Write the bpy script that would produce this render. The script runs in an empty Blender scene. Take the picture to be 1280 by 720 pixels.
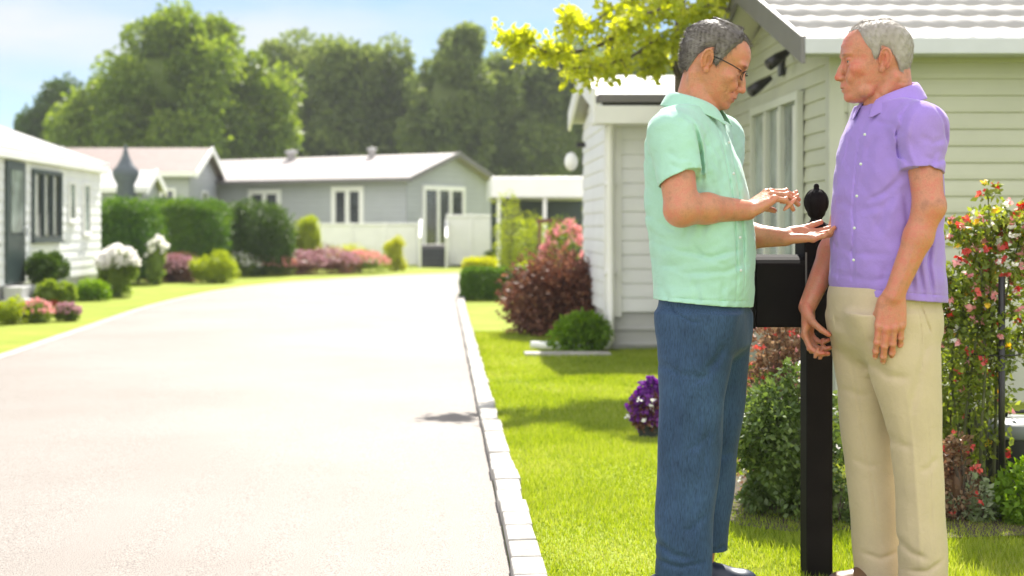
import bpy, math, random
import numpy as np
from mathutils import Vector, Matrix
PI = math.pi
R = math.radians
scn = bpy.context.scene
C = scn.collection
rng = np.random.default_rng(7)
random.seed(7)

# ------------------------------------------------------------------ camera frame
FP, CX, HY, CH = 1778.0, 566.0, 285.0, 1.105      # focal in px (1280 wide), principal x, horizon y, eye height
def W(px, py, D):
    return np.array([(px - CX) * D / FP, D, CH - (py - HY) * D / FP])
def GX(px, D): return (px - CX) * D / FP
def GD(py): return FP * CH / (py - HY)

cam_d = bpy.data.cameras.new('camera'); cam = bpy.data.objects.new('camera', cam_d); C.objects.link(cam)
cam.location = (0, 0, CH); cam.rotation_euler = (R(90), 0, 0)
cam_d.lens = 50; cam_d.sensor_width = 36
cam_d.shift_x = (640 - CX) / 1280.0; cam_d.shift_y = -(360 - HY) / 1280.0
cam_d.clip_end = 3000; cam_d.clip_start = 0.05
cam_d.dof.use_dof = True; cam_d.dof.focus_distance = 4.35; cam_d.dof.aperture_fstop = 3.0
scn.camera = cam

# ------------------------------------------------------------------ materials
def nmat(name):
    m = bpy.data.materials.new(name); m.use_nodes = True
    nt = m.node_tree; b = nt.nodes['Principled BSDF']
    return m, nt, b
def ramp(nt, fac, cols, pos=None, interp='LINEAR'):
    r = nt.nodes.new('ShaderNodeValToRGB'); r.color_ramp.interpolation = interp
    e = r.color_ramp.elements
    n = len(cols); pos = pos or [i / (n - 1) for i in range(n)]
    while len(e) < n: e.new(0.5)
    for i in range(n): e[i].position = pos[i]; e[i].color = (*cols[i], 1)
    nt.links.new(fac, r.inputs[0]); return r.outputs[0]
def noise(nt, scale, detail=3, rough=0.55, coord='Object', stretch=None, dist=0):
    tc = nt.nodes.new('ShaderNodeTexCoord'); n = nt.nodes.new('ShaderNodeTexNoise')
    n.inputs['Scale'].default_value = scale; n.inputs['Detail'].default_value = detail
    n.inputs['Roughness'].default_value = rough; n.inputs['Distortion'].default_value = dist
    src = tc.outputs[coord]
    if stretch:
        mp = nt.nodes.new('ShaderNodeMapping'); mp.inputs['Scale'].default_value = stretch
        nt.links.new(src, mp.inputs[0]); src = mp.outputs[0]
    nt.links.new(src, n.inputs['Vector'])
    return n.outputs['Fac']
def bump(nt, b, h, strength=0.3, dist=0.01, prev=None):
    bp = nt.nodes.new('ShaderNodeBump'); bp.inputs['Strength'].default_value = strength
    bp.inputs['Distance'].default_value = dist
    nt.links.new(h, bp.inputs['Height'])
    if prev: nt.links.new(prev, bp.inputs['Normal'])
    nt.links.new(bp.outputs[0], b.inputs['Normal']); return bp.outputs[0]
def lc(c, k): return tuple(max(0, min(1, x * k)) for x in c)
MC = {}
def paint(name, col, rough=0.5, var=0.12, scale=6, metal=0, bmp=0.0, bscale=60, spec=0.5):
    if name in MC: return MC[name]
    m, nt, b = nmat(name)
    n = noise(nt, scale, 5)
    c = ramp(nt, n, [lc(col, 1 - var), lc(col, 1 + var * .6)], [0.3, 0.7])
    nt.links.new(c, b.inputs['Base Color'])
    b.inputs['Roughness'].default_value = rough; b.inputs['Metallic'].default_value = metal
    b.inputs['Specular IOR Level'].default_value = spec
    if bmp: bump(nt, b, noise(nt, bscale, 4), bmp, 0.004)
    MC[name] = m; return m
def glass_mat(name, col=(0.03, 0.035, 0.04), rough=0.06):
    if name in MC: return MC[name]
    m, nt, b = nmat(name)
    c = ramp(nt, noise(nt, 2.5, 2), [lc(col, .6), lc(col, 1.5)], [.35, .65]); nt.links.new(c, b.inputs['Base Color'])
    b.inputs['Roughness'].default_value = rough; b.inputs['Specular IOR Level'].default_value = 0.8
    MC[name] = m; return m
def leaf_mat(name, cols, trans=0.45, rough=0.5, tcol=None, nscale=0.6, spec=0.3):
    """foliage: per-leaf random colour, leaves that let light through"""
    if name in MC: return MC[name]
    m, nt, b = nmat(name)
    g = nt.nodes.new('ShaderNodeNewGeometry')
    n = noise(nt, nscale, 2, coord='Object')
    mx = nt.nodes.new('ShaderNodeMath'); mx.operation = 'MULTIPLY_ADD'
    nt.links.new(g.outputs['Random Per Island'], mx.inputs[0]); mx.inputs[1].default_value = 0.6
    m2 = nt.nodes.new('ShaderNodeMath'); m2.operation = 'MULTIPLY_ADD'; m2.inputs[1].default_value = 0.9; m2.inputs[2].default_value = -0.25
    nt.links.new(n, m2.inputs[0]); nt.links.new(m2.outputs[0], mx.inputs[2])
    c = ramp(nt, mx.outputs[0], cols)
    nt.links.new(c, b.inputs['Base Color']); b.inputs['Roughness'].default_value = rough
    b.inputs['Specular IOR Level'].default_value = spec
    t = nt.nodes.new('ShaderNodeBsdfTranslucent')
    hs = nt.nodes.new('ShaderNodeHueSaturation'); hs.inputs['Hue'].default_value = 0.485 if not tcol else .5
    hs.inputs['Saturation'].default_value = 1.15; hs.inputs['Value'].default_value = 1.5
    nt.links.new(c, hs.inputs['Color']); nt.links.new(hs.outputs[0], t.inputs['Color'])
    mix = nt.nodes.new('ShaderNodeMixShader'); mix.inputs[0].default_value = trans
    nt.links.new(b.outputs[0], mix.inputs[1]); nt.links.new(t.outputs[0], mix.inputs[2])
    nt.links.new(mix.outputs[0], nt.nodes['Material Output'].inputs['Surface'])
    MC[name] = m; return m

# ------------------------------------------------------------------ object helpers
def props(o, label=None, cat=None, group=None, kind=None):
    if label: o['label'] = label
    if cat: o['category'] = cat
    if group: o['group'] = group
    if kind: o['kind'] = kind
    return o
def thing(name, label, cat, loc=(0, 0, 0), group=None):
    o = bpy.data.objects.new(name, None); C.objects.link(o); o.location = loc
    o.empty_display_size = .1
    return props(o, label, cat, group)
def wpos(o):
    t = o.location.copy()
    if o.parent: t += o.matrix_parent_inverse.translation + wpos(o.parent)
    return t
def put(name, me, mat, parent=None, origin=None, smooth=False, bevel=0):
    o = bpy.data.objects.new(name, me); C.objects.link(o)
    if mat is not None: me.materials.append(mat)
    if smooth: me.shade_smooth()
    if origin is not None:
        me.transform(Matrix.Translation(-Vector(origin))); o.location = origin
    if parent is not None:
        o.parent = parent
        T = wpos(parent)
        o.matrix_parent_inverse = Matrix.Translation(-T)
    if bevel:
        md = o.modifiers.new('bevel', 'BEVEL'); md.width = bevel; md.segments = 2; md.limit_method = 'ANGLE'; md.angle_limit = R(40)
    return o
def np_mesh(name, V, F):
    """V (n,3) float, F (m,k) int"""
    me = bpy.data.meshes.new(name)
    V = np.asarray(V, dtype=np.float32); F = np.asarray(F, dtype=np.int32)
    k = F.shape[1]
    me.vertices.add(len(V)); me.vertices.foreach_set('co', V.ravel())
    me.loops.add(F.size); me.loops.foreach_set('vertex_index', F.ravel())
    me.polygons.add(len(F)); me.polygons.foreach_set('loop_start', np.arange(0, F.size, k, dtype=np.int32))
    me.update(calc_edges=True); me.validate()
    return me
class MB:
    def __init__(s): s.v = []; s.f = []
    def add(s, vs, fs):
        n = len(s.v); s.v += [tuple(map(float, v)) for v in vs]; s.f += [tuple(i + n for i in f) for f in fs]; return s
    def box(s, x0, x1, y0, y1, z0, z1, M=None):
        vs = [(x, y, z) for z in (z0, z1) for y in (y0, y1) for x in (x0, x1)]
        if M is not None: vs = [tuple(M @ Vector(v)) for v in vs]
        return s.add(vs, [(0, 2, 3, 1), (4, 5, 7, 6), (0, 1, 5, 4), (2, 6, 7, 3), (0, 4, 6, 2), (1, 3, 7, 5)])
    def hexa(s, b, t):
        """b,t: 4 bottom and 4 top points, counter-clockwise from above"""
        return s.add(list(b) + list(t), [(3, 2, 1, 0), (4, 5, 6, 7), (0, 1, 5, 4), (1, 2, 6, 5), (2, 3, 7, 6), (3, 0, 4, 7)])
    def slab(s, p, n, t):
        """polygon p extruded by -n*t"""
        k = len(p); p = [Vector(q) for q in p]; q = [a - Vector(n) * t for a in p]
        fs = [tuple(range(k)), tuple(range(2 * k - 1, k - 1, -1))] + [(i, i + k, (i + 1) % k + k, (i + 1) % k) for i in range(k)]
        return s.add(p + q, fs)
    def tube(s, pts, rad, n=8, caps=True):
        pts = [Vector(p) for p in pts]
        if not hasattr(rad, '__len__'): rad = [rad] * len(pts)
        base = len(s.v); up = Vector((0.13, 0.31, 0.94)); vs = []
        for i, p in enumerate(pts):
            d = (pts[min(i + 1, len(pts) - 1)] - pts[max(i - 1, 0)]).normalized()
            if abs(d.dot(up)) > .95: up = Vector((0.9, .3, .1))
            a = d.cross(up).normalized(); b = d.cross(a).normalized()
            for k in range(n):
                t = 2 * PI * k / n
                vs.append(p + (a * math.cos(t) + b * math.sin(t)) * rad[i])
        fs = []
        for i in range(len(pts) - 1):
            for k in range(n):
                fs.append((i * n + k, i * n + (k + 1) % n, (i + 1) * n + (k + 1) % n, (i + 1) * n + k))
        if caps:
            fs.append(tuple(range(n - 1, -1, -1))); fs.append(tuple((len(pts) - 1) * n + k for k in range(n)))
        return s.add(vs, fs)
    def lathe(s, prof, c=(0, 0, 0), n=24):
        vs = []
        for r, z in prof:
            for k in range(n):
                t = 2 * PI * k / n; vs.append((c[0] + r * math.cos(t), c[1] + r * math.sin(t), c[2] + z))
        fs = [(i * n + k, i * n + (k + 1) % n, (i + 1) * n + (k + 1) % n, (i + 1) * n + k) for i in range(len(prof) - 1) for k in range(n)]
        fs.append(tuple(range(n - 1, -1, -1))); fs.append(tuple((len(prof) - 1) * n + k for k in range(n)))
        return s.add(vs, fs)
    def mesh(s, name='m'):
        me = bpy.data.meshes.new(name); me.from_pydata(s.v, [], s.f); me.validate(); me.update(); return me
    def put(s, name, mat, parent=None, origin=None, smooth=False, bevel=0):
        return put(name, s.mesh(name), mat, parent, origin, smooth, bevel)
def struct(name, me, mat, smooth=False):
    return props(put(name, me, mat, smooth=smooth), kind='structure')

# ------------------------------------------------------------------ light, sky
SUN_EL, SUN_AZ = 47.0, 12.0        # azimuth: degrees from +Y towards +X
sd = Vector((math.sin(R(SUN_AZ)) * math.cos(R(SUN_EL)), math.cos(R(SUN_AZ)) * math.cos(R(SUN_EL)), math.sin(R(SUN_EL))))
sl = bpy.data.lights.new('sun', 'SUN'); so = bpy.data.objects.new('sun', sl); C.objects.link(so)
sl.energy = 4.8; sl.angle = R(0.7); sl.color = (1, .95, .86)
so.rotation_euler = sd.to_track_quat('Z', 'Y').to_euler(); so.location = (5, 10, 20)
w = bpy.data.worlds.new('World'); scn.world = w; w.use_nodes = True
nt = w.node_tree; bg = nt.nodes['Background']
sky = nt.nodes.new('ShaderNodeTexSky'); sky.sky_type = 'NISHITA'; sky.sun_disc = False
sky.sun_elevation = R(SUN_EL); sky.sun_rotation = R(SUN_AZ); sky.air_density = 0.8; sky.dust_density = 0.1; sky.ozone_density = 3.0
# thin high cloud, by direction
tc = nt.nodes.new('ShaderNodeTexCoord'); mp = nt.nodes.new('ShaderNodeMapping'); mp.inputs['Scale'].default_value = (1.2, 1.2, 5.0)
mp.inputs['Location'].default_value = (.3, 0, .1)
cn = nt.nodes.new('ShaderNodeTexNoise'); cn.inputs['Scale'].default_value = 2.2; cn.inputs['Detail'].default_value = 6; cn.inputs['Roughness'].default_value = .5
nt.links.new(tc.outputs['Generated'], mp.inputs[0]); nt.links.new(mp.outputs[0], cn.inputs['Vector'])
cf = ramp(nt, cn.outputs['Fac'], [(0, 0, 0), (1, 1, 1)], [0.42, 0.66])
mixc = nt.nodes.new('ShaderNodeMixRGB'); mixc.inputs['Color2'].default_value = (6.9, 7.1, 7.3, 1)
nt.links.new(cf, mixc.inputs['Fac']); nt.links.new(sky.outputs[0], mixc.inputs['Color1'])
# bright cloud added behind the camera, out of view, as soft fill light
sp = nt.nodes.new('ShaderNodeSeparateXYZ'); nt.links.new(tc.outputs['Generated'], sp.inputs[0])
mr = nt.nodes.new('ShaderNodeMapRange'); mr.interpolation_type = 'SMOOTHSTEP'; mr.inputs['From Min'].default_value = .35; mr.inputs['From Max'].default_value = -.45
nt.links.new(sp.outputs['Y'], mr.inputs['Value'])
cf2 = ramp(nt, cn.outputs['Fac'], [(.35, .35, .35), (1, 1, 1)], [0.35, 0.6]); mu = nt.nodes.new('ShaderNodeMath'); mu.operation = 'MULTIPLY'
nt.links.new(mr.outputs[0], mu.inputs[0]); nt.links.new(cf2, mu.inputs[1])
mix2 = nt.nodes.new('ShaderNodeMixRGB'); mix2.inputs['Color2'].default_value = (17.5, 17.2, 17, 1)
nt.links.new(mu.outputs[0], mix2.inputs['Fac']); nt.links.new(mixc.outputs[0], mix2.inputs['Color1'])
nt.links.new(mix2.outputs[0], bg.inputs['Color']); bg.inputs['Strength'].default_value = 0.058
vs = scn.view_settings; vs.view_transform = 'Standard'; vs.look = 'None'; vs.gamma = 1; vs.use_curve_mapping = False
vs.exposure = 1.2
scn.cycles.max_bounces = 6; scn.cycles.transparent_max_bounces = 6; scn.cycles.use_denoising = True
scn.cycles.sample_clamp_indirect = 6

# ------------------------------------------------------------------ ground, road, kerb
m, nt, b = nmat('lawn_ground')
n1 = noise(nt, 1.3, 4); n2 = noise(nt, 45, 3)
ma = nt.nodes.new('ShaderNodeMath'); ma.operation = 'MULTIPLY_ADD'; ma.inputs[1].default_value = .5
nt.links.new(n2, ma.inputs[0]); mb = nt.nodes.new('ShaderNodeMath'); mb.operation = 'MULTIPLY'; mb.inputs[1].default_value = .5
nt.links.new(n1, mb.inputs[0]); nt.links.new(mb.outputs[0], ma.inputs[2])
c = ramp(nt, ma.outputs[0], [(.15, .19, .02), (.25, .305, .035), (.34, .38, .07)], [.3, .5, .7])
nt.links.new(c, b.inputs['Base Color']); b.inputs['Roughness'].default_value = .9; b.inputs['Specular IOR Level'].default_value = .15
bump(nt, b, n2, .8, .02)
M_ground = m
V = []; F = []
xs = [-900, -60, -30, -12, -6, -3, 0, 3, 6, 12, 30, 60, 900]; ys = [-60, -5, 0, 5, 10, 20, 30, 45, 70, 120, 300, 1800]
for y in ys:
    for x in xs: V.append((x, y, 0))
nx = len(xs)
for j in range(len(ys) - 1):
    for i in range(nx - 1): F.append((j * nx + i, j * nx + i + 1, (j + 1) * nx + i + 1, (j + 1) * nx + i))
struct('ground', np_mesh('ground', V, F), M_ground)

def cat_rom(pts, n):
    pts = np.array(pts, float); P = np.vstack([2 * pts[0] - pts[1], pts, 2 * pts[-1] - pts[-2]]); out = []
    for i in range(len(pts) - 1):
        p0, p1, p2, p3 = P[i:i + 4]
        for k in range(n):
            t = k / n
            out.append(.5 * ((2 * p1) + (-p0 + p2) * t + (2 * p0 - 5 * p1 + 4 * p2 - p3) * t * t + (-p0 + 3 * p1 - 3 * p2 + p3) * t ** 3))
    out.append(pts[-1]); return np.array(out)
redge = cat_rom([(.225, -6), (.2, 0), (.185, 4.6), (.14, 10), (.09, 17), (.07, 21), (.2, 23.6), (1.0, 26), (3.2, 27.8), (8, 28.6), (16, 29)], 8)
ledge = cat_rom([(-3.6, -6), (-3.65, 2), (-3.72, 8), (-3.85, 12), (-4.0, 15), (-4.25, 20.7), (-3.95, 26.0), (-2.82, 30.0), (.18, 34.6), (6, 37), (16, 38)], 8)
m, nt, b = nmat('road_tarmac')
n1 = noise(nt, .5, 4); n2 = noise(nt, 260, 2, .7); n3 = noise(nt, 75, 2)
c1 = ramp(nt, n2, [(.055, .046, .04), (.225, .2, .182), (.38, .345, .315)], [.34, .46, .62])
c2 = ramp(nt, n1, [(.86, .84, .82), (1, 1, 1)], [.35, .65])
mm = nt.nodes.new('ShaderNodeMixRGB'); mm.blend_type = 'MULTIPLY'; mm.inputs[0].default_value = 1
nt.links.new(c1, mm.inputs[1]); nt.links.new(c2, mm.inputs[2]); nt.links.new(mm.outputs[0], b.inputs['Base Color'])
b.inputs['Roughness'].default_value = .68; b.inputs['Specular IOR Level'].default_value = .3
bump(nt, b, n2, .35, .004)
V = []; F = []
k = len(redge); NC = 6
for i in range(k):
    for j in range(NC + 1):
        t = j / NC; p = ledge[i] * (1 - t) + redge[i] * t
        V.append((p[0], p[1], .004 + .03 * math.sin(PI * t)))
for i in range(k - 1):
    for j in range(NC): a = i * (NC + 1) + j; F.append((a, a + 1, a + NC + 2, a + NC + 1))
struct('road', np_mesh('road', V, F), m, True)
# kerb of pale edging stones
mk = paint('kerb_stone', (.42, .40, .37), .85, .35, 14, bmp=.5, bscale=120)
seg = np.linalg.norm(np.diff(redge, axis=0), axis=1); s = np.concatenate([[0], np.cumsum(seg)])
kb = MB(); t = 0.0
random.seed(3)
while t < s[-1] - 1:
    L = .235 if t < 22 else .9
    def at(q): return np.array([np.interp(q, s, redge[:, 0]), np.interp(q, s, redge[:, 1])])
    p = at(t + .005); q = at(t + L - .006); d = (q - p) / np.linalg.norm(q - p); nrm = np.array([d[1], -d[0]])
    wd = .1 + random.uniform(-.006, .007); dz = random.uniform(-.004, .004); off = random.uniform(-.003, .004)
    z1 = .05 + dz
    P0, P1 = p + nrm * off, q + nrm * off; P2, P3 = q + nrm * (off + wd), p + nrm * (off + wd + random.uniform(-.003, .003))
    kb.hexa([(*P0, -.05), (*P3, -.05), (*P2, -.05), (*P1, -.05)], [(*P0, z1), (*P3, z1 + .003), (*P2, z1 + .003), (*P1, z1)])
    t += L
o = kb.put('kerb', mk, bevel=.007); props(o, kind='structure')
# pale flush edging on the far (left) side
V = []; F = []
for i in range(k):
    p = ledge[i]; a = ledge[min(i + 1, k - 1)] - ledge[max(i - 1, 0)]; a = a / np.linalg.norm(a); nrm = np.array([-a[1], a[0]])
    q = p + nrm * .07; r = p - nrm * .05
    V += [(*r, .009), (*q, .012), (*(p + nrm * .075), -.02)]
for i in range(k - 1):
    F += [(i * 3, i * 3 + 3, i * 3 + 4, i * 3 + 1), (i * 3 + 1, i * 3 + 4, i * 3 + 5, i * 3 + 2)]
struct('road_edging', np_mesh('road_edging', V, F), mk)

# near lawn: real blades
def blades(n, xr, yr, hmin, hmax, wd, seed, keep=None):
    g = np.random.default_rng(seed)
    x = g.uniform(*xr, n); y = g.uniform(*yr, n)
    if keep is not None: k_ = keep(x, y, g); x, y = x[k_], y[k_]
    n = len(x); h = g.uniform(hmin, hmax, n) * (0.75 + .35 * np.sin(x * 3.1 + 1.3 * y) * np.sin(y * 2.3))
    a = g.uniform(0, 2 * PI, n); lean = g.uniform(.1, .75, n) * h; b_ = g.uniform(0, 2 * PI, n)
    w_ = wd * g.uniform(.7, 1.3, n)
    P0 = np.stack([x - np.cos(a) * w_, y - np.sin(a) * w_, np.zeros(n)], 1)
    P1 = np.stack([x + np.cos(a) * w_, y + np.sin(a) * w_, np.zeros(n)], 1)
    P2 = np.stack([x + np.cos(b_) * lean, y + np.sin(b_) * lean, h], 1)
    V = np.stack([P0, P1, P2], 1).reshape(-1, 3); F = np.arange(n * 3).reshape(-1, 3)
    return np_mesh('grass', V, F)
def on_lawn(x, y, g):
    e = np.interp(y, redge[:, 1][:50], redge[:, 0][:50]) + .094 + g.normal(0, .006, len(x))
    ok = x > e
    return ok
gm = leaf_mat('grass_blades', [(.09, .155, .015), (.23, .32, .03), (.34, .41, .065), (.44, .45, .16)], trans=.42, nscale=1.2, rough=.55)
o = put('grass', blades(210000, (.1, 3.4), (3.9, 8.2), .016, .042, .0022, 1, on_lawn), gm); props(o, kind='stuff')
o['label'] = 'sunlit short mown grass beside the kerb'; o['category'] = 'grass'
o = put('grass', blades(120000, (.0, 3.2), (8.2, 15), .02, .045, .0042, 2, on_lawn), gm); props(o, kind='stuff')
o['label'] = 'mown lawn grass in front of the white house'; o['category'] = 'grass'
# ------------------------------------------------------------------ houses
def siding(mb, origin, u, n, z0, zr, bh, dep, zt):
    """clapboards on a vertical wall. u: unit along wall, n: outward normal; zr(z)->(s0,s1) extent at height z; boards of height bh from z0 to zt"""
    u = Vector(u); n = Vector(n); o = Vector(origin); z = z0
    while z < zt - .003:
        z2 = min(z + bh, zt); a0, a1 = zr(z); b0, b1 = zr(z2)
        prof = [(0, 0.0), (.05, dep), (.3, dep * .92), (.7, dep * .5), (1, 0.0)]
        vs = []
        for f, d in prof:
            zz = z + (z2 - z) * f; s0 = a0 + (b0 - a0) * f; s1 = a1 + (b1 - a1) * f
            vs += [o + u * s0 + n * d + Vector((0, 0, zz)), o + u * s1 + n * d + Vector((0, 0, zz))]
        mb.add(vs, [(2 * i, 2 * i + 1, 2 * i + 3, 2 * i + 2) for i in range(len(prof) - 1)])
        z = z2
def fr(u, n, o):
    """matrix: local x along wall, local y outward, z up"""
    u = Vector(u); n = Vector(n); return Matrix(((u.x, n.x, 0, o[0]), (u.y, n.y, 0, o[1]), (u.z, n.z, 1, o[2]), (0, 0, 0, 1)))
def window(par, M, s0, s1, z0, z1, frame, pane, n=2, fw=.05, dep=.035, name='window', curtain=None, sill=True):
    mb = MB()
    mb.box(s0 - fw, s1 + fw, .002, dep, z1, z1 + fw, M); mb.box(s0 - fw, s1 + fw, .002, dep, z0 - fw, z0, M)
    w_ = (s1 - s0) / n
    for i in range(n + 1):
        x = s0 + w_ * i; a = fw if i in (0, n) else fw * .5
        if i == 0: mb.box(x - a, x, .002, dep - .002, z0, z1, M)
        elif i == n: mb.box(x, x + a, .002, dep - .002, z0, z1, M)
        else: mb.box(x - a, x + a, .002, dep - .002, z0, z1, M)
    o = mb.put(name, frame, par, bevel=.004)
    g = MB(); g.box(s0, s1, 0, .012, z0, z1, M); g.put('pane', pane, o)
    if curtain:
        for i in range(n):
            cb = MB(); x0 = s0 + w_ * i + fw * .7; x1 = s0 + w_ * (i + 1) - fw * .7; xm = x0 + (x1 - x0) * .42
            K = 12; vs = []
            for j in range(K + 1):
                t = j / K; xx = x0 + (xm - x0) * t; yy = .0135 + .004 * math.sin(t * 22)
                vs += [M @ Vector((xx, yy, z0 + .03)), M @ Vector((xx, yy, z1 - .02))]
            cb.add(vs, [(2 * j, 2 * j + 2, 2 * j + 3, 2 * j + 1) for j in range(K)]); cb.put('curtain', curtain, o, smooth=True)
    if sill:
        s_ = MB(); s_.box(s0 - fw * 1.4, s1 + fw * 1.4, 0.002, dep + .03, z0 - fw - .03, z0 - fw - .001, M); s_.put('sill', frame, o, bevel=.004)
    return o

M_white = paint('white_paint', (.82, .82, .8), .45, .05, 3)
M_whitewall = paint('white_siding', (.78, .79, .8), .55, .07, 2)
M_sage = paint('sage_siding', (.45, .46, .36), .55, .08, 2.2)
M_sagetrim = paint('sage_trim', (.43, .44, .365), .5, .08, 4)
M_grey = paint('grey_fascia', (.16, .15, .15), .5, .1, 6)
M_lightgrey = paint('light_gutter', (.5, .52, .55), .4, .06, 6)
M_bluegrey = paint('blue_grey_siding', (.37, .39, .41), .6, .07, 1.5)
M_dark = paint('dark_void', (.03, .035, .035), .7, .2, 3)
M_darkgreen = paint('dark_green_paint', (.03, .05, .05), .4, .1, 4)
M_rooftile = paint('pale_roof', (.40, .385, .365), .8, .12, 5, bmp=.3)
M_roofbrown = paint('brown_roof', (.22, .165, .15), .7, .15, 4, bmp=.3)
M_rooflight = paint('light_roof', (.46, .45, .45), .6, .1, 4, bmp=.2)
M_pane = glass_mat('window_glass')
M_panel = glass_mat('pale_window_glass', (.22, .26, .25), .1)
M_curtain = paint('curtain_cloth', (.62, .63, .6), .8, .1, 9)
M_black = paint('black_gloss', (.012, .011, .012), .35, .3, 20)
M_skirt = paint('skirting_panel', (.5, .5, .5), .6, .1, 3)

def gable_roof(mb, x0, x1, ye, yr, yb, ze, zr, t=.05):
    """roof along X: eave at ye, ridge yr, back eave yb"""
    for (a, b) in ((ye, yr), (yb, yr)):
        za, zb = ze, zr
        P = [(x0, a, za), (x1, a, za), (x1, b, zb), (x0, b, zb)]
        if a > b: P = P[::-1]
        d = Vector((0, b - a, zb - za)).normalized(); n = Vector((1, 0, 0)).cross(d)
        if n.z < 0: n = -n
        mb.slab(P, n, t)

# ---- green house at the right -------------------------------------------------
DG = 9.0; XG = 2.40; DGB = 12.4; DGR = 10.7; EZ = 2.24; RZ = 2.80; XE = 9.4
H = thing('mobile_home', 'sage green clapboard home with grey bargeboard behind the two men', 'house', (XG, DG, 0))
wl = MB(); wl.box(XG, XE, DG, DGB, .35, EZ)
def gz(z):
    if z <= EZ: return (0, DGB - DG)
    t = (z - EZ) / (RZ - EZ); return ((DGR - DG) * t, (DGB - DG) + (DGR - DGB) * t)
wl = MB()
siding(wl, (XG, DG, 0), (1, 0, 0), (0, -1, 0), .35, lambda z: (0, XE - XG), .106, .014, EZ)
siding(wl, (XG, DG, 0), (0, 1, 0), (-1, 0, 0), .35, gz, .106, .014, RZ - .02)
wl.add([(XG, DGB, .35), (XE, DGB, .35), (XE, DGB, EZ), (XG, DGB, EZ)], [(1, 0, 3, 2)])
wl.add([(XE, DG, .35), (XE, DGB, .35), (XE, DGB, EZ), (XE, DGR, RZ), (XE, DG, EZ)], [(0, 1, 2, 3, 4)])
wl.put('wall', M_sage, H)
sk = MB(); sk.box(XG + .03, XE - .03, DG + .03, DGB - .03, 0, .36); sk.put('skirting', M_sagetrim, H)
ct = MB(); ct.box(XG - .024, XG + .075, DG - .024, DG + .075, .33, EZ + .0); ct.put('corner_trim', M_sagetrim, H, bevel=.004)
ct = MB(); ct.box(XG + .10, XG + .125, DG - .02, DG - .001, .33, EZ - .1); ct.put('corner_bead', M_sagetrim, H)
# tiled roof: pressed metal tiles, waves across and steps down
def tiled(x0, x1, ya, za, yb, zb, nx_, rows, wave, step, pitch):
    V = []; F = []
    L = math.hypot(yb - ya, zb - za); d = Vector((0, (yb - ya) / L, (zb - za) / L)); n = Vector((1, 0, 0)).cross(d)
    if n.z < 0: n = -n
    prof = []
    for r_ in range(rows):
        prof += [(r_ / rows, step), ((r_ + .98) / rows, .002), ((r_ + .999) / rows, .0)]
    for f, h in prof:
        for i in range(nx_ + 1):
            x = x0 + (x1 - x0) * i / nx_; ph = (x - x0) / pitch * 2 * PI
            hh = h + wave * (.5 + .5 * math.sin(ph)) ** 1.5
            V.append(Vector((x, ya, za)) + d * L * f + n * hh)
    k_ = nx_ + 1
    for j in range(len(prof) - 1):
        for i in range(nx_): F.append((j * k_ + i, j * k_ + i + 1, (j + 1) * k_ + i + 1, (j + 1) * k_ + i))
    return np_mesh('tiles', [tuple(v) for v in V], F)
OH = .24
rt = put('roof', tiled(XG - OH + .03, XE + OH, DG - .22, EZ + .02, DGR, RZ + .12, 340, 5, .011, .015, .163), M_rooftile, H, smooth=False)
rb = MB(); gable_roof(rb, XG - OH + .03, XE + OH, DG - .19, DGR, DGB + .2, EZ + .005, RZ + .1, .03); rb.put('roof_deck', M_grey, H)
gt = MB(); gt.box(XG - OH - .005, XE + OH, DG - .31, DG - .215, EZ - .07, EZ + .03); gt.box(XG - OH, XE + OH, DG - .215, DG - .016, EZ - .06, EZ - .045)
gt.put('gutter', M_lightgrey, H, bevel=.012)
for (ya, yb_) in ((DG - .30, DGR), (DGB + .25, DGR)):
    za, zb = EZ + .04, RZ + .165
    lo = .17
    vs_ = [(XG - OH - .03, ya, za - lo), (XG - OH + .0, ya, za - lo), (XG - OH + .0, ya, za), (XG - OH - .03, ya, za),
           (XG - OH - .03, yb_, zb - lo), (XG - OH + .0, yb_, zb - lo), (XG - OH + .0, yb_, zb), (XG - OH - .03, yb_, zb)]
    MB().add(vs_, [(0, 1, 2, 3), (7, 6, 5, 4), (0, 4, 5, 1), (3, 2, 6, 7), (1, 5, 6, 2), (0, 3, 7, 4)]).put('bargeboard', M_grey, H, bevel=.006)
sf = MB()
for (ya, yb_) in ((DG - .2, DGR), (DGB + .2, DGR)):
    sf.add([(XG - OH, ya, EZ - .07), (XG, ya, EZ - .07), (XG, yb_, RZ + .045), (XG - OH, yb_, RZ + .045)], [(0, 1, 2, 3)])
sf.put('soffit', paint('soffit_cream', (.56, .56, .46), .6, .05), H)
Mg = fr((0, 1, 0), (-1, 0, 0), (XG - .014, DG, 0))
window(H, Mg, .73, 2.15, .78, 1.98, paint('pale_frame', (.5, .52, .44), .4, .05), M_panel, 3, .06, .05, curtain=M_curtain)
Mf = fr((1, 0, 0), (0, -1, 0), (XG, DG - .014, 0))
window(H, Mf, 2.4, 3.9, .95, 1.9, paint('pale_frame', (.5, .52, .44), .4, .05), M_pane, 2, .06, .04)
# twin wall spotlights under the gable
L = thing('wall_light', 'pair of black wall lamps under the grey bargeboard of the green home', 'wall lamp', (XG, 10.25, 2.2))
q = MB(); q.box(XG - .05, XG - .02, 10.2, 10.3, 2.2, 2.34); q.put('bracket', M_black, L, bevel=.01)
for (yy, zz) in ((9.95, 2.3), (10.55, 2.17)):
    q = MB(); q.tube([(XG - .04, yy, zz + .05), (XG - .13, yy - .02, zz - .01), (XG - .2, yy - .05, zz - .06)], [.02, .04, .043], 14); q.put('lamp_shade', M_black, L, smooth=True)

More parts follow.
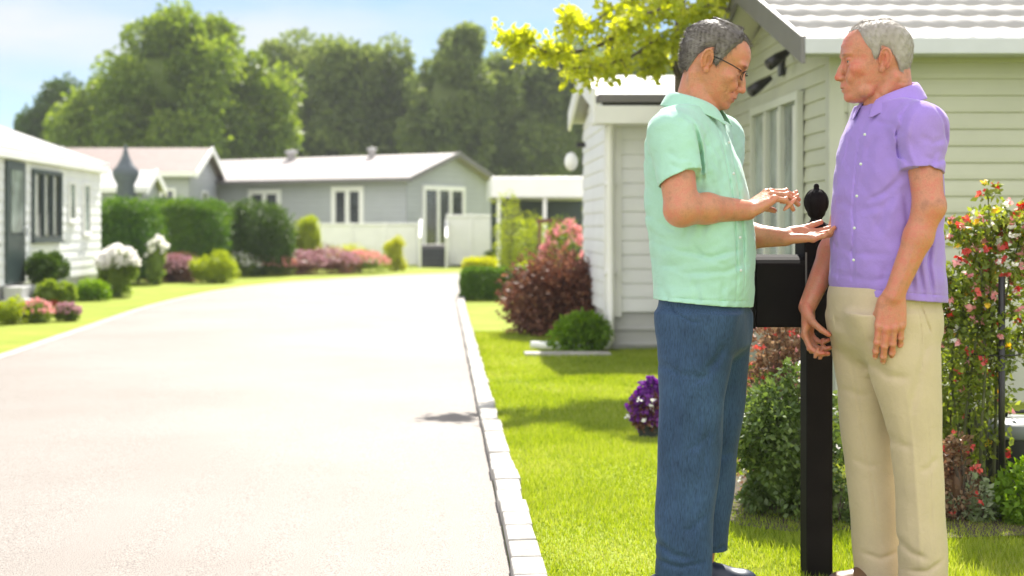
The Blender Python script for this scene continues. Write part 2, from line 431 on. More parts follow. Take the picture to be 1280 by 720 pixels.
# ---- white house -----------------------------------------------------------
DW, XW = 12.9, 1.40; DWB = 15.2; EW = 2.16; RW = 2.45; DWR = 14.05; XWE = 7.5
H = thing('mobile_home', 'white clapboard home with white downpipe behind the man in green', 'house', (XW, DW, 0))
wl = MB(); dzw = DWB - DW
def gz2(z):
    if z <= EW: return (0, dzw)
    t = (z - EW) / (RW - EW); return ((DWR - DW) * t, dzw + (DWR - DWB) * t)
siding(wl, (XW, DW, 0), (1, 0, 0), (0, -1, 0), .34, lambda z: (0, XWE - XW), .13, .014, EW)
siding(wl, (XW, DW, 0), (0, 1, 0), (-1, 0, 0), .34, gz2, .13, .014, RW - .02)
wl.add([(XWE, DW, .34), (XWE, DWB, .34), (XWE, DWB, EW), (XWE, DWR, RW), (XWE, DW, EW)], [(0, 1, 2, 3, 4)])
wl.add([(XW, DWB, .34), (XWE, DWB, .34), (XWE, DWB, EW), (XW, DWB, EW)], [(1, 0, 3, 2)])
wl.put('wall', M_whitewall, H)
sk = MB(); sk.box(XW + .02, XWE, DW + .02, DWB, 0, .35)
for i in range(1, 3): sk.box(XW, XWE, DW - .003, DW + .02, .34 - i * .14 - .02, .34 - i * .14)
sk.put('skirting', M_skirt, H)
ct = MB(); ct.box(XW - .022, XW + .13, DW - .022, DW + .1, .3, EW); ct.put('corner_trim', M_white, H, bevel=.004)
OW = .13
rb = MB(); gable_roof(rb, XW - OW, XWE + .2, DW - .22, DWR, DWB + .1, EW + .13, RW + .16, .07); rb.put('roof', M_rooflight, H)
# box gutter with dark recess
gt = MB(); gt.box(XW - OW + .02, XWE + .2, DW - .30, DW - .225, EW + .06, EW + .135); gt.put('dark_gutter', M_grey, H, bevel=.004)
gt = MB(); gt.box(XW - OW - .02, XWE + .2, DW - .315, DW - .016, EW - .13, EW + .028); gt.put('fascia', M_white, H, bevel=.006)
for (ya, yb_) in ((DW - .3, DWR), (DWB + .12, DWR)):
    za, zb = EW + .19, RW + .22; lo = .2
    vs_ = [(XW - OW - .03, ya, za - lo), (XW - OW, ya, za - lo), (XW - OW, ya, za), (XW - OW - .03, ya, za),
           (XW - OW - .03, yb_, zb - lo), (XW - OW, yb_, zb - lo), (XW - OW, yb_, zb), (XW - OW - .03, yb_, zb)]
    MB().add(vs_, [(0, 1, 2, 3), (7, 6, 5, 4), (0, 4, 5, 1), (3, 2, 6, 7), (1, 5, 6, 2), (0, 3, 7, 4)]).put('bargeboard', M_white, H, bevel=.004)
dp = MB(); xd = XW + .02; yd = DW - .1
dp.tube([(xd, yd - .06, EW - .1), (xd, yd, EW - .2), (xd, yd, .35), (xd - .0, yd - .03, .1), (xd - .04, yd - .05, .05), (xd - .3, yd - .1, .045), (.72, yd + .15, .04)], .037, 12)
for z in (.7, 1.5): dp.box(xd - .045, xd + .045, yd - .02, DW - .02, z - .02, z + .02)
dp.put('downpipe', M_white, H, smooth=True)
Mg = fr((0, 1, 0), (-1, 0, 0), (XW - .014, DW, 0))
L = thing('wall_light', 'white globe lamp on the gable of the white home', 'wall lamp', (XW, 14.9, 1.7))
q = MB(); q.box(XW - .1, XW - .015, 14.88, 14.94, 1.95, 2.0); q.put('bracket', M_black, L)
q = MB(); q.lathe([(.0, .10), (.04, .085), (.065, .04), (.07, 0), (.065, -.04), (.04, -.08), (0, -.095)][::-1], (XW - .16, 14.91, 1.80), 16); q.put('lamp_shade', M_white, L, smooth=True)
# rainwater grating slab at the corner
o = MB().box(.62, 1.36, 12.2, 12.42, -.02, .03).put('paving_slab', mk, None, (1, 12.3, 0), bevel=.006); props(o, 'narrow pale slab on the lawn under the white downpipe', 'slab')

# ---- left white house ---------------------------------------------------------
XL = -5.92; L0, L1 = 14.2, 23.9; EL = 2.12; RL = 2.98; XR_ = -8.4; XB = -10.8
H = thing('mobile_home', 'white home with dark green door and windows at the left edge', 'house', (XL, 19, 0))
wl = MB()
siding(wl, (XL, L0, 0), (0, 1, 0), (1, 0, 0), .34, lambda z: (0, L1 - L0), .14, .012, EL)
def gz3(z):
    if z <= EL: return (0, XL - XB)
    t = (z - EL) / (RL - EL); return ((XL - XR_) * t, (XL - XB) + (XB - XR_) * t)
siding(wl, (XL, L0, 0), (-1, 0, 0), (0, -1, 0), .34, gz3, .14, .012, RL - .02)
siding(wl, (XL, L1, 0), (-1, 0, 0), (0, 1, 0), .34, gz3, .14, .012, RL - .02)
wl.add([(XB, L0, .34), (XB, L1, .34), (XB, L1, EL), (XB, L0, EL)], [(0, 1, 2, 3)])
wl.put('wall', M_whitewall, H)
sk = MB(); sk.box(XB + .03, XL - .02, L0 + .02, L1 - .02, 0, .35); sk.put('skirting', M_skirt, H)
rf = MB()
for (xa, sgn) in ((XL + .07, 1), (XB - .2, -1)):
    P = [(xa, L0 - .2, EL + .06), (xa, L1 + .1, EL + .06), (XR_, L1 + .1, RL + .1), (XR_, L0 - .2, RL + .1)]
    if sgn < 0: P = P[::-1]
    n = Vector((sgn * (RL + .04 - EL), 0, abs(XR_ - xa))).normalized(); rf.slab(P, n, .06)
rf.put('roof', M_rooflight, H)
gt = MB(); gt.box(XL + .015, XL + .12, L0 - .2, L1 + .1, EL - .1, EL + .01); gt.put('gutter', M_white, H, bevel=.01)
bb = MB()
for yy in (L0 - .24, L1 + .1):
    for (xa) in (XL + .11, XB - .24):
        za, zb = EL + .07, RL + .12
        vs_ = [(xa, yy, za - .16), (xa, yy + .035, za - .16), (xa, yy + .035, za), (xa, yy, za), (XR_, yy, zb - .16), (XR_, yy + .035, zb - .16), (XR_, yy + .035, zb), (XR_, yy, zb)]
        MB().add(vs_, [(0, 1, 2, 3), (7, 6, 5, 4), (0, 4, 5, 1), (3, 2, 6, 7), (1, 5, 6, 2), (0, 3, 7, 4)]).put('bargeboard', M_white, H)
Ml = fr((0, 1, 0), (1, 0, 0), (XL + .012, L0, 0))
# door
dy0, dy1 = 18.75 - L0, 19.55 - L0
o = MB().box(dy0, dy1, .0, .04, .36, 2.0, Ml).put('door', M_darkgreen, H, bevel=.006)
MB().box(dy0 + .14, dy1 - .14, .04, .05, 1.05, 1.88, Ml).put('pane', M_panel, o)
MB().box(dy1 - .1, dy1 - .06, .04, .09, 1.0, 1.12, Ml).put('handle', M_lightgrey, o, bevel=.008)
st = MB().box(dy0 - .2, dy1 + .2, .01, .5, 0.0, .17, Ml).box(dy0 - .1, dy1 + .1, .01, .26, .17, .33, Ml).put('step', M_skirt, H, bevel=.01)
window(H, Ml, 16.2 - L0, 18.3 - L0, .95, 1.9, M_darkgreen, M_pane, 3, .05, .04, curtain=M_curtain)
window(H, Ml, 20.0 - L0, 21.35 - L0, .98, 1.88, M_darkgreen, M_pane, 3, .06, .04, curtain=M_curtain)
window(H, Ml, 22.75 - L0, 23.1 - L0, 1.05, 1.78, M_white, M_panel, 1, .05, .03)
window(H, Ml, 21.9 - L0, 22.2 - L0, 1.25, 1.78, M_white, M_panel, 1, .05, .03)

# ---- brown-roofed house and white-roofed shed (left middle) ----------------------------
def simple_house(label, x0, x1, y0, y1, ez, rz, wallm, roofm, vergem, cat='house', oh=.25, name='mobile_home'):
    H = thing(name, label, cat, ((x0 + x1) / 2, y0, 0)); yr = (y0 + y1) / 2
    wl = MB(); d = y1 - y0
    def g(z):
        if z <= ez: return (0, d)
        t = (z - ez) / (rz - ez); return (d / 2 * t, d - d / 2 * t)
    siding(wl, (x0, y0, 0), (1, 0, 0), (0, -1, 0), 0.02, lambda z: (0, x1 - x0), .16, .012, ez)
    siding(wl, (x1, y0, 0), (0, 1, 0), (1, 0, 0), 0.02, g, .16, .012, rz - .02)
    siding(wl, (x0, y0, 0), (0, 1, 0), (-1, 0, 0), 0.02, g, .16, .012, rz - .02)
    wl.add([(x0, y1, 0), (x1, y1, 0), (x1, y1, ez), (x0, y1, ez)], [(1, 0, 3, 2)])
    wl.put('wall', wallm, H)
    rb = MB(); gable_roof(rb, x0 - oh, x1 + oh, y0 - oh, yr, y1 + oh, ez + .02, rz + .1, .06); rb.put('roof', roofm, H)
    bb = MB()
    for xx in (x0 - oh - .04, x1 + oh):
        for ya in (y0 - oh - .02, y1 + oh + .02):
            za, zb = ez + .05, rz + .14
            vs_ = [(xx, ya, za - .2), (xx + .04, ya, za - .2), (xx + .04, ya, za), (xx, ya, za), (xx, yr, zb - .2), (xx + .04, yr, zb - .2), (xx + .04, yr, zb), (xx, yr, zb)]
            MB().add(vs_, [(0, 1, 2, 3), (7, 6, 5, 4), (0, 4, 5, 1), (3, 2, 6, 7), (1, 5, 6, 2), (0, 3, 7, 4)]).put('bargeboard', vergem, H)
    gt = MB(); gt.box(x0 - oh, x1 + oh, y0 - oh - .08, y0 - oh - .025, ez - .1, ez + .03); gt.put('gutter', vergem, H)
    return H
Hb = simple_house('pale blue home with a brown roof behind the clipped hedges', GX(60, 42), GX(236, 42), 42, 47.2, 2.72, 3.52, M_bluegrey, M_roofbrown, M_white)
Mb = fr((1, 0, 0), (0, -1, 0), (GX(60, 42), 41.985, 0))
window(Hb, Mb, 3.0, 3.7, 1.3, 2.2, M_white, M_pane, 2, .07, .04)
Mb2 = fr((0, 1, 0), (1, 0, 0), (GX(236, 42) + .014, 42, 0)); window(Hb, Mb2, 2.2, 3.0, 1.3, 2.2, M_white, M_pane, 1, .07, .04)
Hs = simple_house('small garden room with a white roof behind the rounded hedge', GX(106, 34), GX(178, 34), 34, 36, 2.05, 2.42, M_bluegrey, M_rooflight, M_white, 'shed', .12, 'garden_shed')
Ms = fr((1, 0, 0), (0, -1, 0), (GX(106, 34), 33.985, 0)); window(Hs, Ms, .85, 1.2, 1.1, 1.9, M_darkgreen, M_pane, 1, .03, .03)
# closed parasol
px_, pd = GX(157, 33), 33.0
U = thing('parasol', 'closed dark grey garden parasol standing before the white-roofed shed', 'parasol', (px_, pd, 0))
MB().lathe([(.3, 0), (.3, .05), (.07, .09), (.04, .3), (.03, .3), (.03, 1.5)], (px_, pd, 0), 14).put('pole', M_grey, U, smooth=True)
MB().lathe([(.2, 1.55), (.24, 1.62), (.2, 2.1), (.3, 2.3), (.32, 2.42), (.2, 2.55), (.12, 2.7), (.07, 2.82), (.03, 3.0), (.0, 3.06)], (px_, pd, 0), 14).put('canopy', paint('slate_cloth', (.1, .12, .14), .8, .2, 9), U, smooth=True)

# ---- blue-grey house with gable, centre --------------------------------------------
TH = R(30); DN = 43.5; cx0 = GX(508, DN)
ua = Vector((-math.cos(TH), math.sin(TH), 0)); ub = Vector((math.sin(TH), math.cos(TH), 0))
na = Vector((-math.sin(TH), -math.cos(TH), 0)); nb = Vector((math.cos(TH), -math.sin(TH), 0))
H = thing('mobile_home', 'blue grey home with a pale roof and gable in the distance', 'house', (cx0, DN, 0))
LA, LB, EN, RN = 9.3, 5.4, 2.62, 3.42
wl = MB()
siding(wl, (cx0, DN, 0), ua, na, .02, lambda z: (0, LA), .17, .012, EN)
def g4(z):
    if z <= EN: return (0, LB)
    t = (z - EN) / (RN - EN); return (LB / 2 * t, LB - LB / 2 * t)
siding(wl, (cx0, DN, 0), ub, nb, .02, g4, .17, .012, RN - .02)
o_ = Vector((cx0, DN, 0))
far = o_ + ua * LA
wl.add([far, far + ub * LB, far + ub * LB + Vector((0, 0, EN)), far + ub * LB / 2 + Vector((0, 0, RN)), far + Vector((0, 0, EN))], [(4, 3, 2, 1, 0)])
wl.add([o_ + ub * LB, far + ub * LB, far + ub * LB + Vector((0, 0, EN)), o_ + ub * LB + Vector((0, 0, EN))], [(0, 1, 2, 3)])
wl.put('wall', M_bluegrey, H)
rf = MB(); oh = .3
a0 = o_ - ua * oh; a1 = far + ua * oh
for s_ in (0, 1):
    e = -oh if s_ == 0 else LB + oh
    P = [a1 + ub * e + Vector((0, 0, EN + .0)), a0 + ub * e + Vector((0, 0, EN + .0)), a0 + ub * LB / 2 + Vector((0, 0, RN + .1)), a1 + ub * LB / 2 + Vector((0, 0, RN + .1))]
    d1 = (P[1] - P[0]); d2 = (P[2] - P[1]); n = d1.cross(d2).normalized()
    if n.z < 0: n = -n; P = P[::-1]
    rf.slab(P, n, .07)
rf.put('roof', paint('pale_pink_roof', (.36, .325, .315), .6, .08, 4), H)
bb = MB()
for s_ in (0, 1):
    e = -oh - .02 if s_ == 0 else LB + oh + .02
    p0 = a0 - ua * .02 + ub * e; p1 = a0 - ua * .02 + ub * LB / 2
    vs_ = []
    for p, zt in ((p0, EN + .04), (p1, RN + .14)):
        vs_ += [p + Vector((0, 0, zt - .16)), p - ua * .04 + Vector((0, 0, zt - .16)), p - ua * .04 + Vector((0, 0, zt)), p + Vector((0, 0, zt))]
    MB().add(vs_, [(0, 1, 2, 3), (7, 6, 5, 4), (0, 4, 5, 1), (3, 2, 6, 7), (1, 5, 6, 2), (0, 3, 7, 4)]).put('bargeboard', M_grey, H)
gt = MB(); gt.slab([a0 + ub * (-oh - .1) + Vector((0, 0, EN + .02)), a0 + ub * (-oh - .02) + Vector((0, 0, EN + .02)), a1 + ub * (-oh - .02) + Vector((0, 0, EN + .02)), a1 + ub * (-oh - .1) + Vector((0, 0, EN + .02))], (0, 0, 1), .12)
gt.put('gutter', M_grey, H)
for (uu, ww) in ((2.9, .11), (6.2, .15)):
    p = o_ + ua * uu + ub * (LB / 2 - .2)
    MB().lathe([(ww, 0), (ww, .22), (ww * 1.5, .24), (ww * 1.4, .33), (.02, .36)], (p.x, p.y, RN), 12).put('roof_vent', M_rooflight, H, smooth=True)
Ma = fr(ua, na, tuple(o_ + na * .014)); window(H, Ma, 1.7, 2.6, 1.15, 2.25, M_white, M_pane, 2, .16, .05)
window(H, Ma, 4.9, 5.9, 1.5, 2.2, M_white, M_pane, 2, .16, .05)
Mb3 = fr(ub, nb, tuple(o_ + nb * .014))
dr = window(H, Mb3, 1.05, 3.4, .55, 2.3, M_white, M_pane, 3, .14, .06, name='patio_door', sill=False)

# white deck panels in front of it
V_ = thing('veranda', 'white panelled raised veranda with dark steps before the blue grey home', 'veranda', (GX(560, 41), 41, 0))
yv = 40.6
def vpanel(x0, x1, z0, z1, mat=M_white):
    o = MB().box(x0, x1, yv, yv + .06, z0, z1).put('panel', mat, V_, bevel=.01)
    c_ = MB().box(x0 - .03, x1 + .03, yv - .03, yv + .09, z1, z1 + .06).put('top_rail', M_white, o, bevel=.01)
for i in range(3): vpanel(GX(398 + i * 42, yv), GX(398 + (i + 1) * 42 - 3, yv), .05, 1.18)
for i in range(2): vpanel(GX(562 + i * 28, yv), GX(562 + (i + 1) * 28 - 2, yv), .05, 1.42)
for pxx in (397, 439, 481, 524, 560, 589, 618):
    MB().box(GX(pxx, yv) - .05, GX(pxx, yv) + .05, yv - .04, yv + .1, 0, 1.5 if pxx > 550 else 1.26).put('post', M_white, V_, bevel=.01)
MB().box(GX(524, yv), GX(620, yv), yv + .1, yv + 2.0, .05, .62).put('deck', M_grey, V_)
for i in range(4): MB().box(GX(527, yv), GX(557, yv), yv - .9 + i * .25, yv - .62 + i * .25, 0, .13 * (i + 1)).put('step', M_dark, V_)
for pxx in (526, 558):
    x = GX(pxx, yv); MB().slab([(x - .03, yv - .9, .85), (x + .03, yv - .9, .85), (x + .03, yv + .05, 1.35), (x - .03, yv + .05, 1.35)], (0, 0, 1), .1).box(x - .03, x + .03, yv - .92, yv - .86, 0, .85).put('handrail', M_white, V_)

# carport at the right distance
X0, X1 = GX(618, 36), GX(742, 36)
K_ = thing('carport', 'white flat-roofed carport with dark opening left of the white home', 'carport', (X0, 36, 0))
MB().box(X0 - .1, X1, 35.4, 39.5, 1.86, 2.38).put('roof', M_white, K_, bevel=.03)
for xx in (X0 + .05, X0 + 1.2, X1 - .3): MB().box(xx, xx + .09, 35.5, 35.6, 0, 1.86).put('post', M_white, K_)
MB().box(X0, X1, 39.3, 39.4, 0, 1.86).put('back_wall', M_darkgreen, K_)
MB().box(X0 + .12, X0 + .66, 36, 38.8, .05, 1.75).put('dark_opening', M_dark, K_, bevel=.02)  # dark solid box stands in for the shade inside the garage opening
# garden arch in brown timber
ax, ad = GX(686, 27), 27.
A_ = thing('garden_arch', 'brown timber planter frame behind the pink blossom shrub', 'garden frame', (ax, ad, 0))
mw = paint('brown_timber', (.14, .05, .035), .7, .2, 8)
for xx in (ax - .2, ax + .18): MB().box(xx, xx + .05, ad, ad + .05, 0, 1.22).put('post', mw, A_)
MB().box(ax - .24, ax + .27, ad - .02, ad + .07, 1.2, 1.28).put('top_rail', mw, A_); MB().box(ax - .15, ax + .18, ad + .01, ad + .04, .55, .62).put('cross_rail', mw, A_)
# ------------------------------------------------------------------ vegetation
def unit(v): return v / (np.linalg.norm(v, axis=1, keepdims=True) + 1e-9)
def leafs(P, L, wr=.5, out=None, droop=.2, g=None, outw=.6, fold=0.0):
    """one diamond leaf per point. L: length (scalar/array). out: outward direction (n,3)"""
    g = g or rng; n = len(P)
    L = np.broadcast_to(L, n) * g.uniform(.7, 1.25, n)
    d = g.normal(size=(n, 3))
    if out is not None: d = unit(d) * (1 - outw) + out * outw
    d[:, 2] -= droop; d = unit(d)
    s = unit(np.cross(d, g.normal(size=(n, 3)))); nn = np.cross(d, s)
    Lc = L[:, None]; w_ = Lc * wr * .5
    a = P; m_ = P + d * Lc * .45 - nn * Lc * fold; t = P + d * Lc
    V = np.stack([a, m_ + s * w_, t, m_ - s * w_], 1).reshape(-1, 3)
    return V, np.arange(n * 4).reshape(-1, 4)
def sphere_pts(n, g):
    return unit(g.normal(size=(n, 3)))
def clump_pts(c, r, n, nclump, crad, g, inner=.45, zmin=None, flat=1.0):
    """leaf points: clumps placed through an ellipsoid; returns points and outward dirs"""
    c = np.array(c); r = np.array(r)
    cd = sphere_pts(nclump, g); rad = inner + (1 - inner) * g.uniform(0, 1, nclump) ** .5
    cc = c + cd * r * rad[:, None]
    idx = g.integers(0, nclump, n)
    ld = sphere_pts(n, g); rr = crad * (.55 + .9 * g.uniform(0, 1, n) ** .6) * g.uniform(.6, 1.2, nclump)[idx]
    P = cc[idx] + ld * rr[:, None] * np.array([1, 1, flat])
    out = unit(P - c) * .5 + ld * .5
    if zmin is not None:
        k_ = P[:, 2] > zmin; P, out = P[k_], out[k_]
    return P, unit(out)
def ico_core(c, r, g, k=1.0):
    nu, nv = 14, 9; V = []; F = []
    for j in range(nv + 1):
        for i in range(nu):
            th = PI * j / nv; ph = 2 * PI * i / nu; q = k * g.uniform(.88, 1.08)
            V.append((c[0] + r[0] * q * math.sin(th) * math.cos(ph), c[1] + r[1] * q * math.sin(th) * math.sin(ph), max(0.003, c[2] + r[2] * q * math.cos(th))))
    for j in range(nv):
        for i in range(nu): F.append((j * nu + i, j * nu + (i + 1) % nu, (j + 1) * nu + (i + 1) % nu, (j + 1) * nu + i))
    return np.array(V), np.array(F)
def join(parts):
    Vs = []; Fs = []; o = 0
    for V, F in parts: Vs.append(V); Fs.append(F + o); o += len(V)
    return np.vstack(Vs), np.vstack(Fs)
M_bark = paint('bark', (.09, .07, .05), .9, .3, 8, bmp=.6, bscale=30)
M_stem = paint('green_stem', (.08, .09, .03), .7, .25, 12)
M_soil = paint('soil', (.07, .05, .035), .95, .3, 9, bmp=.8, bscale=60)

def trunk(mb, x, y, h, r, lobes, g):
    top = np.array([x + g.normal(0, r), y + g.normal(0, r), h])
    mb.tube([(x, y, -.05), (x + r * .3, y, h * .35), tuple(top)], [r * 1.25, r, r * .55], 9)
    for (c, rr) in lobes:
        c = np.array(c); a = np.array([x, y, h * g.uniform(.45, .9)])
        m_ = (a + c) / 2 + g.normal(0, .05 * h, 3) * np.array([1, 1, .3])
        mb.tube([tuple(a), tuple(m_), tuple(c)], [r * .5, r * .3, r * .08], 6)
def tree(label, x, y, lobes, mat, n, leaf, th, tr, seed, group=None, name='tree', cat='tree', ncl=60, cr=.9, inner=.45, zmin=.3, wr=.6, core=True):
    g = np.random.default_rng(seed)
    T = thing(name, label, cat, (x, y, 0), group)
    vol = [max(r) ** 2 for _, r in lobes]; parts = []
    for (c, r), v in zip(lobes, vol):
        k_ = v / sum(vol)
        P, out = clump_pts(c, r, int(n * k_), max(5, int(ncl * k_)), cr, g, inner, zmin)
        parts.append(leafs(P, leaf, wr, out, .25, g))
        if core: parts.append(ico_core(c, r, g, .62))
    V, F = join(parts); me = np_mesh('crown', V, F); put('crown', me, mat, T)
    mb = MB(); trunk(mb, x, y, th, tr, lobes, g); mb.put('trunk', M_bark, T, smooth=True)
    return T
LM_dark = leaf_mat('foliage_dark', [(.025, .06, .012), (.06, .115, .018), (.11, .18, .03)], trans=.3)
LM_mid = leaf_mat('foliage_mid', [(.07, .12, .018), (.16, .235, .035), (.28, .36, .07)], trans=.5)
LM_far = leaf_mat('foliage_far', [(.08, .12, .035), (.155, .21, .055), (.25, .31, .09)], trans=.5)
LM_lime = leaf_mat('foliage_lime', [(.16, .22, .01), (.28, .36, .02), (.4, .46, .04)], trans=.5)
LM_hedge = leaf_mat('foliage_hedge', [(.03, .09, .008), (.07, .16, .012), (.16, .27, .02)], trans=.3)
LM_yellow = leaf_mat('foliage_yellow', [(.25, .28, .01), (.4, .44, .03), (.5, .52, .06)], trans=.5)
LM_bright = leaf_mat('foliage_bright', [(.07, .15, .01), (.14, .26, .02), (.22, .36, .04)], trans=.45)
LM_red = leaf_mat('foliage_red', [(.07, .03, .022), (.17, .075, .05), (.34, .2, .12)], trans=.35, tcol=1)
def flower_mat(name, cols): return leaf_mat(name, cols, trans=.35, tcol=1, nscale=4)
FM_pink = flower_mat('petal_pink', [(.5, .16, .2), (.7, .32, .34), (.8, .5, .48)])
FM_white = flower_mat('petal_white', [(.7, .68, .64), (.8, .78, .76), (.85, .84, .84)])
FM_mauve = flower_mat('petal_mauve', [(.3, .14, .2), (.48, .28, .32), (.6, .45, .45)])
FM_red = flower_mat('petal_red', [(.35, .03, .035), (.6, .09, .08), (.75, .25, .2)])
FM_purple = flower_mat('petal_purple', [(.07, .01, .12), (.16, .03, .26), (.32, .1, .45)])
FM_yellow = flower_mat('petal_yellow', [(.7, .4, .02), (.8, .55, .05), (.85, .7, .3)])

def far_tree(label, pts, D, n, leaf, mat, seed, tx=None, cr=1.0, ncl=70, th=5, tr=.3, **kw):
    """pts: crown masses as (px, py, rx px, rz px)"""
    s_ = D / FP; lobes = []
    for i, (px, py, a, b_) in enumerate(pts):
        c = W(px, py, D); c[1] += (i % 3 - 1) * a * s_ * .35
        lobes.append((c, (a * s_, a * s_ * .85, b_ * s_)))
    x = GX(tx if tx is not None else pts[0][0], D)
    return tree(label, x, D, lobes, mat, n, leaf, th, tr, seed, 'trees beyond the park homes', ncl=ncl, cr=cr, **kw)
far_tree('largest round crowned green tree behind the brown-roofed home', [(222, 108, 82, 72), (165, 140, 62, 60), (290, 132, 60, 64), (212, 64, 52, 36), (130, 160, 44, 52), (320, 165, 36, 62), (230, 180, 90, 60), (262, 84, 48, 42)], 68, 62000, .29, LM_mid, 11, cr=.8, ncl=150, th=6, tr=.5)
far_tree('small dark tree at the far left of the tree line', [(60, 150, 26, 34), (50, 168, 24, 26), (76, 130, 18, 22)], 74, 9000, .25, LM_dark, 12, cr=.5, ncl=40, th=3)
far_tree('dark tree immediately right of the largest round tree', [(368, 110, 42, 56), (350, 170, 46, 60), (385, 90, 30, 34), (400, 170, 40, 60)], 82, 26000, .33, LM_far, 13, cr=.85, ncl=60)
far_tree('twin topped green tree above the pale roof', [(438, 118, 34, 46), (475, 112, 36, 46), (455, 170, 60, 60), (430, 82, 20, 22), (488, 84, 18, 20)], 80, 30000, .33, LM_far, 14, cr=.8, ncl=70)
far_tree('low bushy tree right of the twin topped tree', [(510, 160, 28, 50), (505, 120, 20, 24)], 84, 12000, .33, LM_far, 15, cr=.7, ncl=40, th=4)
far_tree('tall thin topped tree above the blue grey gable', [(560, 135, 42, 64), (590, 60, 26, 26), (572, 90, 24, 28), (560, 180, 50, 50)], 78, 27000, .3, LM_far, 16, cr=.7, ncl=56)
far_tree('broad dark tree left of the white home', [(630, 140, 52, 60), (655, 100, 40, 38), (690, 130, 40, 62), (640, 180, 60, 50), (715, 120, 40, 60)], 80, 36000, .33, LM_far, 17, cr=.8, ncl=80)
far_tree('dark tree rising behind the white home roof', [(770, 120, 50, 62), (830, 150, 60, 60), (740, 165, 50, 60)], 84, 20000, .36, LM_far, 18, cr=.9, ncl=80)
# far wood closing the horizon
g = np.random.default_rng(5); P = []
for i in range(170):
    x = -75 + i * .95 + g.normal(0, .5); y = 100 + g.normal(0, 3); h = g.uniform(4.5, 6.6)
    d = sphere_pts(420, g) * np.array([2.2, 2, h * .5]); P.append(d * g.uniform(.75, 1.05, (420, 1)) + np.array([x, y, h * .5]))
P = np.vstack(P); P = P[P[:, 2] > 0]; V, F = leafs(P, .8, .7, None, .1, g)
wv = []; 
cb = MB(); cb.box(-80, 92, 101, 104, 0, 3.4)
core = cb.mesh('core'); cv = np.array([v.co[:] for v in core.vertices]); cf_ = np.array([list(p.vertices) for p in core.polygons])
V, F = join([(V, F), (cv, cf_)])
o = put('far_wood', np_mesh('far_wood', V, F), LM_far); props(o, 'band of distant woodland closing the horizon', 'woodland', kind='stuff')

def shrub(label, px, base_py, wpx, hpx, mat, n, leaf, seed, name='shrub', cat='shrub', group=None, D=None, flowers=None, nf=0, fs=.04, cr=None, ncl=24, inner=.55, dy=None, core=.75, droop=.1, dome=True, outw=.6, wr=.55, flz=.0, bumpy=1.0):
    D = D or GD(base_py); s_ = D / FP; x = GX(px, D); rx = wpx * s_ / 2; h = hpx * s_; ry = dy or rx * .9
    g = np.random.default_rng(seed); cr = cr or rx * .28
    T = thing(name, label, cat, (x, D, 0), group)
    c = (x, D, h * .48); r = (max(rx - cr * .7, .01), max(ry - cr * .7, .01), max(h * .52 - cr * .5, .01))
    P, out = clump_pts(c, r, n, ncl, cr * bumpy, g, inner, .0)
    parts = [leafs(P, leaf, wr, out, droop, g, outw)]
    if core: parts.append(ico_core(c, r, g, core))
    V, F = join(parts); put('foliage', np_mesh('foliage', V, F), mat, T)
    mb = MB()
    for i in range(6):
        a = g.uniform(0, 2 * PI); mb.tube([(x + .02 * math.cos(a), D + .02 * math.sin(a), -.02), (x + rx * .3 * math.cos(a), D + ry * .3 * math.sin(a), h * .4), (x + rx * .6 * math.cos(a), D + ry * .6 * math.sin(a), h * .75)], [.014, .009, .004], 5)
    mb.put('stem', M_bark, T)
    if flowers:
        d = sphere_pts(nf * 3, g); d = d[d[:, 2] > flz][:nf]
        Pc = np.array(c) + d * (np.array(r) + cr * .9) * g.uniform(.85, 1.05, (len(d), 1))
        V, F = blossoms(Pc, fs, g, d); put('blossoms', np_mesh('blossoms', V, F), flowers, T)
    return T
def blossoms(Pc, fs, g, up=None, petals=6):
    n = len(Pc); P = np.repeat(Pc, petals, 0) + g.normal(0, fs * .12, (n * petals, 3))
    out = np.repeat(up if up is not None else sphere_pts(n, g), petals, 0)
    return leafs(P, fs * .7, .85, unit(out + .9 * g.normal(size=out.shape)), 0, g, .8)
